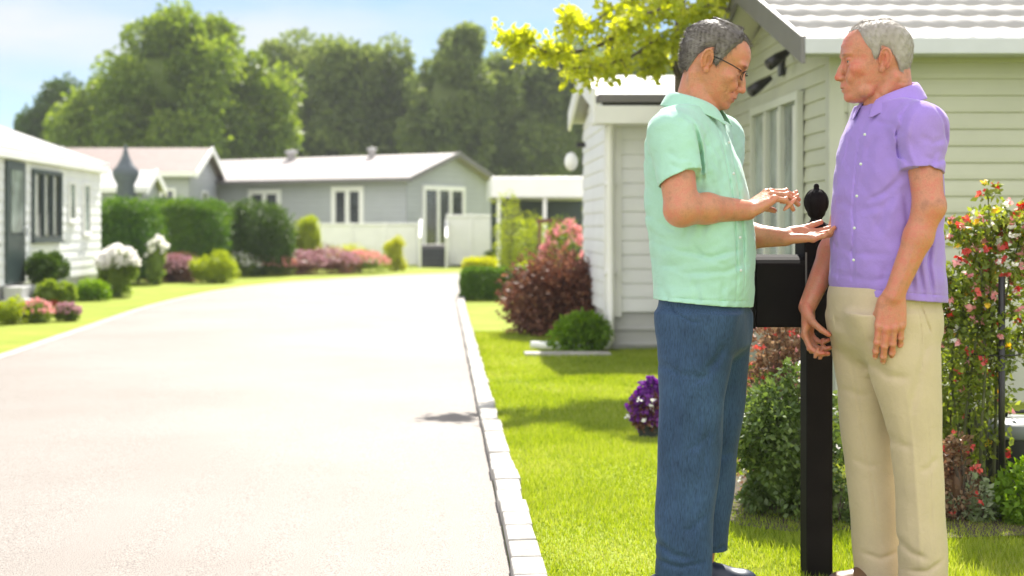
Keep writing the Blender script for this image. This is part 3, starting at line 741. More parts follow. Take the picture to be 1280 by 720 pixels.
def hedge(label, x0, x1, y0, y1, h, mat, n, leaf, seed, rnd=.15, name='hedge', cat='hedge', group=None, jit=.05):
    g = np.random.default_rng(seed); T = thing(name, label, cat, ((x0 + x1) / 2, y0, 0), group)
    P = g.uniform(-1, 1, (n, 3)); ax_ = g.choice(3, n, p=[.22, .43, .35]); P[np.arange(n), ax_] = np.sign(P[np.arange(n), ax_])
    P[(ax_ == 2), 2] = 1
    # superellipsoid rounding
    hs = np.array([(x1 - x0) / 2, (y1 - y0) / 2, h / 2]); pw = 2 / rnd
    k_ = (np.abs(P) ** pw).sum(1) ** (1 / pw); out = unit(np.sign(P) * np.abs(P) ** (pw - 1)); P = P / k_[:, None]
    nz = np.sin(P[:, 0] * hs[0] * 5 + 1) * np.sin(P[:, 2] * hs[2] * 6 + P[:, 1] * 4) * jit
    Q = P * hs + np.array([(x0 + x1) / 2, (y0 + y1) / 2, h / 2]) + out * (g.normal(0, jit, (n, 1)) + nz[:, None])
    Q[:, 2] = np.maximum(Q[:, 2], .02)
    A = leafs(Q, leaf, .6, out, .0, g, .45)
    nu, nv = 28, 14; V = []; F = []
    for j in range(nv + 1):
        for i in range(nu):
            th = PI * j / nv; ph = 2 * PI * i / nu; v = np.array([math.sin(th) * math.cos(ph), math.sin(th) * math.sin(ph), math.cos(th)])
            v = v / (np.abs(v) ** pw).sum() ** (1 / pw) * (hs - .06); V.append((v[0] + (x0 + x1) / 2, v[1] + (y0 + y1) / 2, max(.003, v[2] + h / 2)))
    for j in range(nv):
        for i in range(nu): F.append((j * nu + i, j * nu + (i + 1) % nu, (j + 1) * nu + (i + 1) % nu, (j + 1) * nu + i))
    V, F = join([A, (np.array(V), np.array(F))]); put('foliage', np_mesh('foliage', V, F), mat, T)
    mb = MB()
    for i in range(5):
        x = x0 + (x1 - x0) * (i + .5) / 5; MB().tube([(x, (y0 + y1) / 2, -.03), (x + .03, (y0 + y1) / 2, h * .8)], [.03, .012], 6).put('stem', M_bark, T)
    return T
# --- left side garden
D = 28.0; hedge('rounded dark green clipped hedge beside the white home', GX(119, D), GX(190, D), D - .6, D + 1.2, (343 - 248) * D / FP + .02, LM_hedge, 26000, .06, 21, .62, jit=.08)
D = 31.5; hedge('large square clipped green hedge before the brown-roofed home', GX(168, D), GX(277, D), D - .4, D + 1.2, (327 - 239) * D / FP, LM_hedge, 36000, .065, 22, .3, jit=.07)
shrub('large round dark evergreen shrub at the end of the clipped hedge', 320, 318, 92, 92, LM_dark, 24000, .07, 23, D=33, ncl=70, cr=.22, inner=.8, core=.9)
shrub('pale leaved low shrub behind the large round evergreen', 300, 312, 60, 84, LM_mid, 7000, .07, 24, D=35.5, ncl=30)
shrub('tall lime yellow conifer between evergreen and veranda', 381, 320, 44, 72, LM_lime, 9000, .06, 25, name='conifer', cat='conifer', D=35.5, ncl=40, cr=.14)
shrub('mauve pink flowering mound before the square clipped hedge', 212, 353, 70, 30, LM_red, 5000, .05, 26, name='flowering_shrub', D=29, flowers=FM_mauve, nf=480, fs=.07, bumpy=1.3)
shrub('bright yellow green mound left of the pale heather bed', 267, 354, 54, 38, LM_lime, 7000, .05, 27, D=28.6, ncl=30)
shrub('white hydrangea bush at the corner of the white home', 147, 382, 52, 58, LM_mid, 5000, .055, 28, name='hydrangea', D=22.8, flowers=FM_white, nf=170, fs=.11, flz=.35)
shrub('clump of white blossoms beside the rounded hedge', 196, 345, 25, 58, LM_mid, 2500, .05, 29, name='flowering_shrub', D=27.5, flowers=FM_white, nf=26, fs=.12, flz=.3)
shrub('low bright green ground cover mound under the white home wall', 112, 390, 50, 22, LM_bright, 4000, .045, 30, D=21.6, name='low_plant', cat='plant')
for i, (px, wp, hp, fl, lab) in enumerate([(288, 50, 28, FM_white, 'white flowering heather at the left end of the long bed'), (330, 56, 26, FM_pink, 'pale pink flowering heather below the round evergreen'), (372, 52, 26, FM_mauve, 'mauve heather below the yellow conifer'), (412, 52, 28, FM_mauve, 'dusky purple heather in the middle of the bed'), (452, 46, 24, FM_pink, 'pink heather at the right end of the long bed')]):
    shrub(lab, px, 342 - i * 1.2, wp + 22, hp, LM_red if i in (2, 3) else LM_mid, 3500, .045, 40 + i, name='heather', cat='heather', group='heathers in the long bed', D=32.5 + i * .6, flowers=fl, nf=420, fs=.06, dy=.6, cr=.17, bumpy=1.3)
shrub('wide yellow green shrub before the white veranda panels', 436, 322, 62, 26, LM_yellow, 6000, .055, 46, D=38, ncl=30)
shrub('round yellow bush on a short stem before the veranda', 494, 336, 32, 42, LM_yellow, 5000, .05, 47, D=36.5, ncl=30)
shrub('pink flowering bush behind the round evergreen shrub', 352, 318, 26, 52, LM_mid, 2200, .05, 48, D=35, flowers=FM_pink, nf=90, fs=.1, name='flowering_shrub')
# two topiary standards by the door of the white home
def topiary(label, px, D, pyc, rp, pot):
    x = GX(px, D); s_ = D / FP; zc = CH - (pyc - HY) * s_; r = rp * s_; g = np.random.default_rng(int(px))
    T = thing('topiary_tree', label, 'topiary', (x, D, 0))
    P, out = clump_pts((x, D, zc), (r, r, r * .6), 4200, 30, r * .2, g, .8)
    V, F = join([leafs(P, .045, .6, out, 0, g), ico_core((x, D, zc), (r, r, r * .6), g, .85)]); put('crown', np_mesh('crown', V, F), LM_dark if pot == 0 else LM_mid, T)
    MB().tube([(x, D, .1), (x + .01, D, zc)], [.02, .016], 8).put('trunk', M_bark, T)
    MB().lathe([(.1, 0), (.13, .02), (.16, .22), (.17, .24), (.15, .25)], (x, D, 0), 16).put('pot', paint('red_pot', (.35, .05, .03), .6, .15, 8) if pot else paint('stone_pot', (.5, .45, .42), .6, .15, 8), T, smooth=True)
topiary('dark flat topped topiary tree beside the dark green door', 56, 19.6, 336, 25, 0)
topiary('paler topiary ball in a red pot nearer the road', 68, 19.0, 368, 22, 1)
for i, (px, py, wp, hp, lm, fl, lab) in enumerate([(12, 410, 44, 30, LM_lime, None, 'yellow green mound at the left picture edge'), (44, 409, 44, 26, LM_mid, FM_pink, 'pale pink flowers in the bed below the topiary'), (84, 406, 32, 20, LM_mid, FM_mauve, 'dusky pink flowers at the right end of the door bed')]):
    shrub(lab, px, py, wp, hp, lm, 2600, .035, 50 + i, D=16.4 + i * .25, name='flowering_plant', cat='plant', flowers=fl, nf=90, fs=.045)
# --- right side garden
D = 21.6; hedge('low square box hedge beside the end of the kerb', GX(580, D), GX(694, D), D, D + .75, .44, LM_hedge, 22000, .04, 61, .16, name='box_hedge', jit=.02)
D = 23.2; hedge('yellow topped clipped cube at the left end of the low hedge', GX(581, D), GX(619, D), D, D + .5, .56, LM_yellow, 6000, .04, 62, .2, name='box_cube', cat='hedge', jit=.02)
shrub('dark purple leaved bush beside the white gable', 700, 424, 116, 76, LM_red, 15000, .06, 63, D=14.6, ncl=60, cr=.13, bumpy=1.8, core=.55, name='purple_bush')
shrub('small bright green shrub at the foot of the white downpipe', 725, 446, 66, 42, LM_bright, 7000, .045, 64, D=12.75, ncl=40, dy=.22, cr=.07)
shrub('tall pink blossom shrub left of the white home', 706, 372, 56, 104, LM_mid, 3000, .05, 65, D=20, flowers=FM_pink, nf=190, fs=.09, ncl=26, core=0, bumpy=1.7, flz=-.6, name='blossom_shrub')
shrub('lime green bush behind the low hedge', 664, 345, 56, 34, LM_lime, 4500, .05, 66, D=25.5, ncl=24)
shrub('weeping lime shrub left of the carport opening', 636, 330, 34, 108, LM_lime, 2600, .06, 67, D=33, ncl=30, core=0, cr=.25)
shrub('feathery lime shrub in front of the carport', 666, 330, 34, 74, LM_lime, 2200, .06, 68, D=33.5, ncl=30, core=0, cr=.25)
shrub('bright yellow green tree crown above the carport roof', 686, 300, 72, 108, LM_lime, 12000, .09, 69, D=43, ncl=60, cr=.3, name='lime_tree', cat='tree')
shrub('small leafy plant at the end of the veranda', 614, 333, 24, 22, LM_mid, 1500, .05, 70, D=38)
# purple flowers in pot beside jeans
x, d = GX(811, 7.5), 7.5; g = np.random.default_rng(8)
T = thing('potted_flowers', 'deep purple flowers in a dark pot on the lawn left of the blue jeans', 'flower pot', (x, d, 0))
P, out = clump_pts((x, d, .14), (.07, .07, .09), 1500, 14, .03, g, .5, .01)
V, F = leafs(P, .03, .6, out, 0, g); put('foliage', np_mesh('foliage', V, F), LM_red, T)
Pc = np.array([x, d, .155]) + sphere_pts(300, g) * np.array([.1, .1, .12]) * g.uniform(.7, 1, (300, 1)); Pc = Pc[Pc[:, 2] > .05]
Pt = np.array([x + .02, d, .29]) + g.normal(0, .018, (26, 3)) * np.array([1.6, 1, .6])
V, F = blossoms(np.vstack([Pc, Pt]), .04, g, None, 7); put('blossoms', np_mesh('blossoms', V, F), FM_purple, T)
Pc = np.array([x - .03, d - .09, .17]) + g.normal(0, .03, (14, 3)); V, F = blossoms(Pc, .028, g); put('pale_blossoms', np_mesh('pale_blossoms', V, F), FM_white, T)
MB().tube([(x, d, .1), (x + .02, d, .28)], .004, 5).put('stem', M_stem, T)
MB().lathe([(.05, 0), (.065, .08), (.07, .085)], (x, d, 0), 16).put('pot', M_dark, T)

# --- leafy tree whose branches hang over the white roof
g = np.random.default_rng(99); TX, TY = 1.93, 11.9
T = thing('maple_tree', 'yellow green leafy tree with branches reaching over the white roof', 'tree', (TX, TY, 0))
mb = MB(); mb.tube([(TX, TY, -.05), (TX - .01, TY, 1.2), (TX - .02, TY, 2.4), (TX - .05, TY - .1, 3.6)], [.085, .07, .06, .03], 10)
ends = []; LP = []; LO = []
def branch(pts, r0, nleaf, spread, droopk=.5):
    pts = cat_rom(pts, 6); mb.tube([tuple(p) for p in pts], list(np.linspace(r0, .004, len(pts))), 6)
    n = len(pts)
    for k_ in range(nleaf):
        t = g.uniform(.12, 1) ** .8; p = pts[min(n - 1, int(t * (n - 1)))]
        d = unit(g.normal(size=(1, 3)))[0] * np.array([1, 1, .5]); L = spread * g.uniform(.4, 1.1)
        q = p + d * L; q[2] -= L * droopk * g.uniform(0, 1)
        mb.tube([tuple(p), tuple((p + q) / 2 + np.array([0, 0, .02])), tuple(q)], [.004, .003, .0015], 4, False)
        m_ = 12
        ts = g.uniform(.3, 1.1, m_)[:, None]; LP.append(p * (1 - ts) + q * ts + g.normal(0, .022, (m_, 3)))
s0 = W(0, 0, 11)
def PW(px, py, D): return W(px, py, D)
A0 = np.array([TX - .02, TY, 2.35]); A1 = np.array([TX - .03, TY - .02, 2.9]); A2 = np.array([TX - .04, TY - .1, 3.4])
branch([A0, PW(800, 38, 11.2), PW(740, 60, 10.8), PW(690, 66, 10.6), PW(655, 52, 10.5), PW(640, 42, 10.5)], .022, 46, .18)
branch([A0, PW(830, 48, 11.0), PW(790, 70, 10.6), PW(750, 82, 10.3), PW(715, 85, 10.2)], .018, 34, .18)
branch([A0, PW(850, 45, 11.2), PW(825, 75, 10.9), PW(800, 88, 10.7)], .014, 24, .15)
branch([A1, PW(820, -10, 11.0), PW(770, 10, 10.6), PW(735, 28, 10.4), PW(702, 12, 10.2)], .02, 36, .2)
branch([A1, PW(850, -20, 10.9), PW(830, 8, 10.4), PW(800, 20, 10.2), PW(768, 40, 10.2)], .016, 32, .2)
branch([A1, PW(900, -10, 11.2), PW(880, 15, 11.0), PW(858, 20, 10.8)], .012, 22, .18)
branch([A1, PW(930, -30, 11.2), PW(905, -8, 11.0), PW(885, 5, 10.8), PW(915, 12, 10.7)], .012, 20, .18)
for k_ in range(16):
    a = g.uniform(0, 2 * PI); el = g.uniform(.1, 1.1); L = g.uniform(.5, 1.0)
    e = A2 + np.array([math.cos(a) * math.cos(el), math.sin(a) * math.cos(el), math.sin(el)]) * L
    e[1] = min(e[1], 13.5); branch([A2 + np.array([0, 0, g.uniform(-.4, .3)]), (A2 + e) / 2 + np.array([0, 0, .12]), e], .014, 26, .26)
LP = np.vstack(LP)
# keep leaves out of the eaves and roofs
keepm = ~((LP[:, 0] > XG - .3) & (LP[:, 2] < 2.75)); LP = LP[keepm]
LP = np.vstack([LP, LP + g.normal(0, .03, LP.shape)]); V, F = leafs(LP, .058, .7, None, .45, g)
put('crown', np_mesh('crown', V, F), leaf_mat('maple_leaf', [(.26, .33, .03), (.42, .48, .06), (.58, .6, .12)], trans=.66, nscale=2), T)
mb.put('trunk', M_bark, T, smooth=True)

# --- bed at the right: small leaved bushes, roses on black frame
def detail_bush(label, cx, cy, rx, ry, h, mat, n, leaf, seed, name='shrub', cat='shrub', flowers=(), ncl=60, cr=.06, wr=.6, zc=.45, core=.7, inner=.55):
    g = np.random.default_rng(seed); T = thing(name, label, cat, (cx, cy, 0))
    c = (cx, cy, h * zc); r = (rx, ry, h * (1 - zc))
    P, out = clump_pts(c, r, n, ncl, cr, g, inner, .0)
    parts = [leafs(P, leaf, wr, out, .12, g, .5, .12)]
    if core: parts.append(ico_core(c, r, g, core))
    V, F = join(parts); put('foliage', np_mesh('foliage', V, F), mat, T)
    mb = MB()
    for i in range(26):
        d = sphere_pts(1, g)[0]; d[2] = abs(d[2]); e = np.array(c) + d * np.array(r) * g.uniform(.9, 1.15)
        mb.tube([(cx + g.normal(0, .03), cy + g.normal(0, .03), 0), tuple((np.array([cx, cy, 0]) + e) / 2 + g.normal(0, .02, 3)), tuple(e)], [.005, .0035, .0015], 5)
    mb.put('stem', M_bark, T)
    for fm, nf, fs, nm in flowers:
        d = sphere_pts(nf * 3, g); d = d[d[:, 2] > -.5][:nf]
        Pc = np.array(c) + d * (np.array(r) + cr * .8) * g.uniform(.8, 1.12, (len(d), 1)); Pc = Pc[Pc[:, 2] > .02]
        V, F = blossoms(Pc, fs, g, None, 5); put(nm, np_mesh(nm, V, F), fm, T)
    return T
LM_box = leaf_mat('foliage_small', [(.05, .08, .02), (.1, .16, .04), (.2, .27, .07)], trans=.35, rough=.35, spec=.5, nscale=5)
LM_rose = leaf_mat('foliage_rose', [(.08, .12, .02), (.18, .24, .04), (.33, .38, .09)], trans=.5, rough=.4, nscale=5)
LM_bronze = leaf_mat('foliage_bronze', [(.09, .05, .03), (.2, .12, .07), (.4, .3, .18)], trans=.45, rough=.45, nscale=5)
Db = 5.45
detail_bush('dense dark green small-leaved bush behind the black mailbox post', GX(985, Db), Db, .19, .2, .56, LM_box, 9000, .026, 71, 'dense_bush', flowers=((FM_white, 14, .02, 'blossoms'),), ncl=70, cr=.05)
detail_bush('bronze and pink flowered shrub showing between jeans and post', GX(975, 5.85), 5.85, .14, .13, .86, LM_bronze, 5200, .024, 72, 'flowering_shrub', flowers=((FM_red, 60, .024, 'red_blossoms'), (FM_pink, 120, .02, 'pink_blossoms')), ncl=60, cr=.05, core=.45)
detail_bush('low clump of white and green leaves right of the post foot', GX(1055, 5.3), 5.3, .08, .07, .14, LM_box, 1200, .022, 73, 'low_plant', 'plant', ncl=14, cr=.03)
detail_bush('red flowered leafy shrub behind the khaki trousers', GX(1195, 5.9), 5.9, .15, .15, .78, LM_rose, 5000, .025, 74, 'flowering_shrub', flowers=((FM_red, 34, .024, 'red_blossoms'), (FM_pink, 50, .02, 'pink_blossoms'), (FM_white, 50, .018, 'pale_blossoms')), ncl=60, cr=.05, core=.4)
detail_bush('bright green leafy plant at the lower right picture edge', GX(1284, 5.3), 5.3, .09, .1, .2, LM_bright, 3200, .03, 75, 'leafy_plant', 'plant', ncl=30, cr=.04)
detail_bush('pale variegated low plant at the foot of the black rose frame', GX(1222, 5.3), 5.36, .07, .07, .15, leaf_mat('foliage_variegated', [(.1, .16, .04), (.3, .38, .2), (.6, .62, .5)], trans=.4, nscale=5), 1000, .026, 76, 'low_plant', 'plant', ncl=20, cr=.035)
detail_bush('trailing red flowered plant low beside the khaki trousers', GX(1196, 5.35), 5.35, .07, .07, .3, LM_bronze, 1500, .024, 77, 'flowering_plant', 'plant', flowers=((FM_red, 24, .026, 'red_blossoms'),), ncl=20, cr=.035, core=.4)
# rose on frame
Dr = 5.5; rx0 = GX(1241, Dr); g = np.random.default_rng(80)
Fm = thing('plant_support', 'slim black metal pole carrying the climbing rose', 'plant support', (rx0, Dr, 0))
MB().tube([(rx0, Dr - .09, -.05), (rx0, Dr - .09, .92)], .0125, 10).put('pole', M_black, Fm, smooth=True)
MB().tube([(rx0 + math.cos(t) * .1, Dr + .0 + math.sin(t) * .1, .62) for t in np.linspace(-PI / 2, 1.5 * PI, 22)], .004, 6).put('ring', M_black, Fm)
xr2 = GX(1222, Dr + .12)
MB().tube([(xr2, Dr + .2, -.05), (xr2 - .005, Dr + .2, .78)], .009, 8).put('pole', M_black, Fm, smooth=True)
T = thing('climbing_rose', 'tall climbing rose with red, pink and yellow flowers at the right', 'climbing rose', (rx0 - .03, Dr + .03, 0))
def RP(px, py, dy=0.0): return W(px, py, Dr + dy)
mb = MB(); LPs = []; FRs = []; 
canes = [[(1228, 655), (1226, 560), (1232, 450), (1225, 380), (1238, 320), (1235, 245)], [(1215, 655), (1205, 560), (1215, 460), (1228, 360), (1212, 300), (1192, 290)],
         [(1240, 655), (1244, 540), (1248, 430), (1262, 350), (1275, 300), (1290, 270)], [(1220, 655), (1195, 520), (1190, 450), (1205, 380), (1190, 350), (1180, 345)],
         [(1244, 470), (1262, 440), (1280, 410), (1295, 370), (1292, 330), (1290, 300)], [(1225, 655), (1235, 500), (1240, 400), (1228, 330), (1248, 290), (1255, 270)],
         [(1232, 600), (1215, 500), (1200, 430), (1185, 400), (1190, 380)]]
for ci, cn_ in enumerate(canes):
    pts = cat_rom([RP(px, py, g.uniform(-.07, .12)) for px, py in cn_], 6); mb.tube([tuple(p) for p in pts], list(np.linspace(.007, .002, len(pts))), 6)
    for p in pts[4:]:
        for _ in range(6 if p[2] > .5 else 3):
            d = unit(g.normal(size=(1, 3)))[0] * g.uniform(.02, .075); q = p + d
            if g.uniform() < .6: mb.tube([tuple(p), tuple(q)], [.0015, .001], 4, False)
            k_ = 5; LPs.append(q + g.normal(0, .013, (k_, 3)))
            if g.uniform() < .12 + .34 * max(0, (p[2] - .6) / .6): FRs.append(q + d * .35)
LPs = np.vstack(LPs); V, F = leafs(LPs, .03, .6, None, .1, g, fold=.12); put('foliage', np_mesh('foliage', V, F), LM_rose, T)
mb.put('stem', M_stem, T)
FRs = np.array(FRs); cls = g.choice(4, len(FRs), p=[.3, .36, .12, .22])
for k_, (fm, nm, fs) in enumerate([(FM_red, 'red_blossoms', .034), (FM_pink, 'pink_blossoms', .03), (FM_yellow, 'yellow_blossoms', .028), (FM_white, 'pale_blossoms', .026)]):
    if (cls == k_).sum(): V, F = blossoms(FRs[cls == k_], fs, g, None, 8); put(nm, np_mesh(nm, V, F), fm, T)
# bed soil
m_ = MB(); xa, xb = GX(915, 5.2), 3.2
pts = [(xa + .02, 5.24), (xa + .2, 5.12), (xa + .5, 5.16), (1.75, 5.02), (2.2, 5.08), (3.3, 5.1), (3.3, 6.7), (2.2, 6.6), (1.6, 6.5), (1.2, 6.25), (xa, 5.7)]
m_.add([(x, y, .012) for x, y in pts], [tuple(range(len(pts)))]); props(m_.put('soil_bed', M_soil), kind='structure')
# dark bin with grey rim
bx, bd = GX(1272, 5.78), 5.78
B = thing('garden_bin', 'black bin with a grey rimmed lid behind the rose at the right edge', 'bin', (bx, bd, 0))
MB().lathe([(.115, 0), (.12, .01), (.14, .26), (.14, .27)], (bx, bd, 0), 28).put('body', paint('black_plastic', (.02, .022, .02), .5, .2, 10), B, smooth=True)
MB().lathe([(.15, .262), (.156, .27), (.156, .31), (.15, .318), (.10, .335), (.0, .34)], (bx, bd, 0), 28).put('lid', paint('grey_plastic', (.16, .18, .17), .45, .1, 10), B, smooth=True)
hd = MB(); hd.tube([(bx - .05, bd, .335), (bx - .04, bd, .36), (bx + .04, bd, .36), (bx + .05, bd, .335)], .008, 8); hd.put('handle', M_black, B, smooth=True)
# mailbox on its post
DM = 4.52; pxm = GX(1020.5, DM)
MBX = thing('mailbox', 'black mailbox on a square post with ball finial between the two men', 'mailbox', (pxm, DM, 0))
M_box = paint('black_enamel', (.010, .008, .008), .75, .25, 14, bmp=.06, bscale=50, spec=.1)
hw = .0415
z_of = lambda py, D=DM: CH - (py - HY) * D / FP
MB().box(pxm - hw, pxm + hw, DM - hw, DM + hw, -.1, z_of(292)).put('post', M_box, MBX, bevel=.004)
zt = z_of(292)
MB().box(pxm - .052, pxm + .052, DM - .052, DM + .052, zt + .001, zt + .016).put('post_cap', M_box, MBX, bevel=.005)
f = [(.044, 0), (.046, .006), (.036, .014), (.022, .022), (.017, .03), (.02, .036), (.026, .042)]
zc = .083; rb_ = .038
for i in range(1, 12):
    a = -PI / 2 + .75 + (PI - .95) * i / 12; f.append((rb_ * math.cos(a), zc + rb_ * 1.15 * math.sin(a)))
f += [(.008, .128), (.009, .134), (.006, .141), (0, .144)]
fo = MB().lathe(f, (pxm, DM, zt + .016), 32).put('finial', M_box, MBX, smooth=True)
# ribs cast into the ball
rbm = MB()
for k_ in range(8):
    a = k_ * PI / 4; rbm.tube([(pxm + math.cos(a) * (rb_ + .0005) * math.cos(t), DM + math.sin(a) * (rb_ + .0005) * math.cos(t), zt + .016 + zc + rb_ * 1.16 * math.sin(t)) for t in np.linspace(-.8, 1.2, 10)], .0016, 5)
rbm.put('finial_rib', M_box, fo, smooth=True)
zb, ztb = z_of(407), z_of(318)
xL, xR = pxm - .245, pxm + hw + .02
bo = MB()
prof = [(-.085, zb), (.085, zb), (.085, ztb - .035)] + [(.085 * math.cos(a), ztb - .035 + .035 * math.sin(a)) for a in np.linspace(.25, PI - .25, 9)] + [(-.085, ztb - .035)]
n_ = len(prof); x0_, x1_ = GX(938, DM), pxm - hw - .012
vs_ = [(x0_, DM + p[0], p[1]) for p in prof] + [(x1_, DM + p[0], p[1]) for p in prof]
bo.add(vs_, [tuple(range(n_)), tuple(range(2 * n_ - 1, n_ - 1, -1))] + [(i, i + n_, (i + 1) % n_ + n_, (i + 1) % n_) for i in range(n_)])
bo.put('box', M_box, MBX, bevel=.004)
MB().box(x0_ - .012, x0_ - .001, DM - .09, DM + .09, zb - .004, ztb + .004).put('door', M_box, MBX, bevel=.004)
MB().box(pxm - hw - .012, pxm + hw + .004, DM - hw - .022, DM + hw + .022, zb, z_of(300)).put('bracket', M_box, MBX, bevel=.005)
MB().box(x1_ - .003, x1_ + .002, DM - .088, DM - .0845, zb, z_of(315)).put('highlight_strip', M_grey, MBX)  # grey strip imitates the thin upright highlight on the box
# ------------------------------------------------------------------ implicit-surface sculpting
class Grid:
    def __init__(s, xs, ys, zs):
        s.ax = [np.asarray(a, np.float32) for a in (xs, ys, zs)]
        s.f = np.full([len(a) for a in s.ax], 1.0, np.float32)
    def sub(s, lo, hi):
        sl = []
        for a, l, h in zip(s.ax, lo, hi):
            i = int(np.searchsorted(a, l)); j = int(np.searchsorted(a, h)); i = max(i - 1, 0); j = min(j + 1, len(a)); sl.append(slice(i, max(j, i)))
        X, Y, Z = np.meshgrid(*[a[q] for a, q in zip(s.ax, sl)], indexing='ij', sparse=True)
        return tuple(sl), X, Y, Z
    def union(s, prim, k=.01):
        lo, hi, fn = prim; m = k * 1.5 + .006; sl, X, Y, Z = s.sub([v - m for v in lo], [v + m for v in hi])
        if min(q.stop - q.start for q in sl) <= 0: return
        s.f[sl] = smin(s.f[sl], fn(X, Y, Z), k)
    def cut(s, prim, k=.004):
        lo, hi, fn = prim; m = k * 1.5 + .004; sl, X, Y, Z = s.sub([v - m for v in lo], [v + m for v in hi])
        if min(q.stop - q.start for q in sl) <= 0: return
        s.f[sl] = -smin(-s.f[sl], fn(X, Y, Z), k)
    def add(s, lo, hi, fn):
        sl, X, Y, Z = s.sub(lo, hi)
        if min(q.stop - q.start for q in sl) <= 0: return
        s.f[sl] = s.f[sl] + fn(X, Y, Z)
    def mesh(s):
        f = s.f; ins = f < 0
        c = np.zeros([n - 1 for n in f.shape], np.uint8)
        for i in (0, 1):
            for j in (0, 1):
                for k in (0, 1): c += ins[i:i + c.shape[0], j:j + c.shape[1], k:k + c.shape[2]]
        act = (c > 0) & (c < 8); idx = np.argwhere(act); n = len(idx)
        vid = np.full(act.shape, -1, np.int32); vid[act] = np.arange(n)
        acc = np.zeros((n, 3)); cnt = np.zeros(n)
        I, J, K = idx.T
        cor = [(i, j, k) for i in (0, 1) for j in (0, 1) for k in (0, 1)]
        for a in range(8):
            for b in range(a + 1, 8):
                A, B = cor[a], cor[b]
                if sum(abs(p - q) for p, q in zip(A, B)) != 1: continue
                fa = f[I + A[0], J + A[1], K + A[2]]; fb = f[I + B[0], J + B[1], K + B[2]]
                cr = (fa < 0) != (fb < 0); t = np.where(cr, fa / np.where(cr, fa - fb, 1), 0)
                p = np.array(A)[None] + t[:, None] * (np.array(B) - np.array(A))[None]
                acc += p * cr[:, None]; cnt += cr
        g_ = idx + acc / cnt[:, None]
        V = np.stack([np.interp(g_[:, d], np.arange(len(s.ax[d])), s.ax[d]) for d in range(3)], 1)
        F = []
        for d in range(3):
            sl0 = [slice(None)] * 3; sl1 = [slice(None)] * 3; sl0[d] = slice(0, -1); sl1[d] = slice(1, None)
            a = ins[tuple(sl0)]; b = ins[tuple(sl1)]; e = np.argwhere(a != b)
            o1, o2 = [q for q in range(3) if q != d]
            e = e[(e[:, o1] > 0) & (e[:, o2] > 0) & (e[:, o1] < f.shape[o1] - 1) & (e[:, o2] < f.shape[o2] - 1)]
            if not len(e): continue
            def v(d1, d2):
                q = e.copy(); q[:, o1] -= d1; q[:, o2] -= d2; return vid[q[:, 0], q[:, 1], q[:, 2]]
            Q = np.stack([v(1, 1), v(0, 1), v(0, 0), v(1, 0)], 1)
            flip = a[e[:, 0], e[:, 1], e[:, 2]]
            if d == 1: flip = ~flip
            Q[~flip] = Q[~flip][:, ::-1]; F.append(Q)
        F = np.vstack(F); F = F[(F >= 0).all(1)]
        return V, F
def smin(a, b, k):
    if k <= 1e-6: return np.minimum(a, b)
    h = np.clip(.5 + .5 * (b - a) / k, 0, 1); return b * (1 - h) + a * h - k * h * (1 - h)
A3 = lambda p: np.asarray(p, float)
def capsule(a, b, ra, rb, e=1.0):
    """tapered capsule; e: flattening"""
    a, b = A3(a), A3(b); d = b - a; L2 = max(d @ d, 1e-9); r = max(ra, rb)
    def fn(X, Y, Z):
        t = np.clip(((X - a[0]) * d[0] + (Y - a[1]) * d[1] + (Z - a[2]) * d[2]) / L2, 0, 1)
        return np.sqrt((X - a[0] - t * d[0]) ** 2 + (Y - a[1] - t * d[1]) ** 2 + (Z - a[2] - t * d[2]) ** 2) - (ra + (rb - ra) * t)
    return np.minimum(a, b) - r, np.maximum(a, b) + r, fn
def flatcap(a, b, ra, rb, ax, q0, q1=None):
    """tapered capsule with cross-section scaled by q (thickness) along axis ax"""
    a, b, ax = A3(a), A3(b), A3(ax); q1 = q0 if q1 is None else q1
    d = b - a; L = np.linalg.norm(d); u = d / L; ax = ax - (ax @ u) * u; ax /= np.linalg.norm(ax); s = np.cross(u, ax); r = max(ra, rb) * max(1, q0, q1)
    def fn(X, Y, Z):
        x, y, z = X - a[0], Y - a[1], Z - a[2]
        w = x * u[0] + y * u[1] + z * u[2]; t = np.clip(w / L, 0, 1); q = q0 + (q1 - q0) * t
        p = (x * ax[0] + y * ax[1] + z * ax[2]) / q; o = x * s[0] + y * s[1] + z * s[2]; w = w - t * L
        return (np.sqrt(p * p + o * o + w * w) - (ra + (rb - ra) * t)) * np.minimum(q, 1)
    return np.minimum(a, b) - r, np.maximum(a, b) + r, fn
def ellipsoid(c, r, M=None):
    """M: 3x3 rows = local axes"""
    c, r = A3(c), A3(r); M = np.eye(3) if M is None else np.asarray(M, float); ext = np.sqrt(((M * r[:, None]) ** 2).sum(0))
    def fn(X, Y, Z):
        x, y, z = X - c[0], Y - c[1], Z - c[2]
        q = [(x * M[i, 0] + y * M[i, 1] + z * M[i, 2]) for i in range(3)]
        k0 = np.sqrt(sum((q[i] / r[i]) ** 2 for i in range(3))); k1 = np.sqrt(sum((q[i] / r[i] ** 2) ** 2 for i in range(3)))
        return k0 * (k0 - 1) / np.maximum(k1, 1e-6)
    return c - ext, c + ext, fn
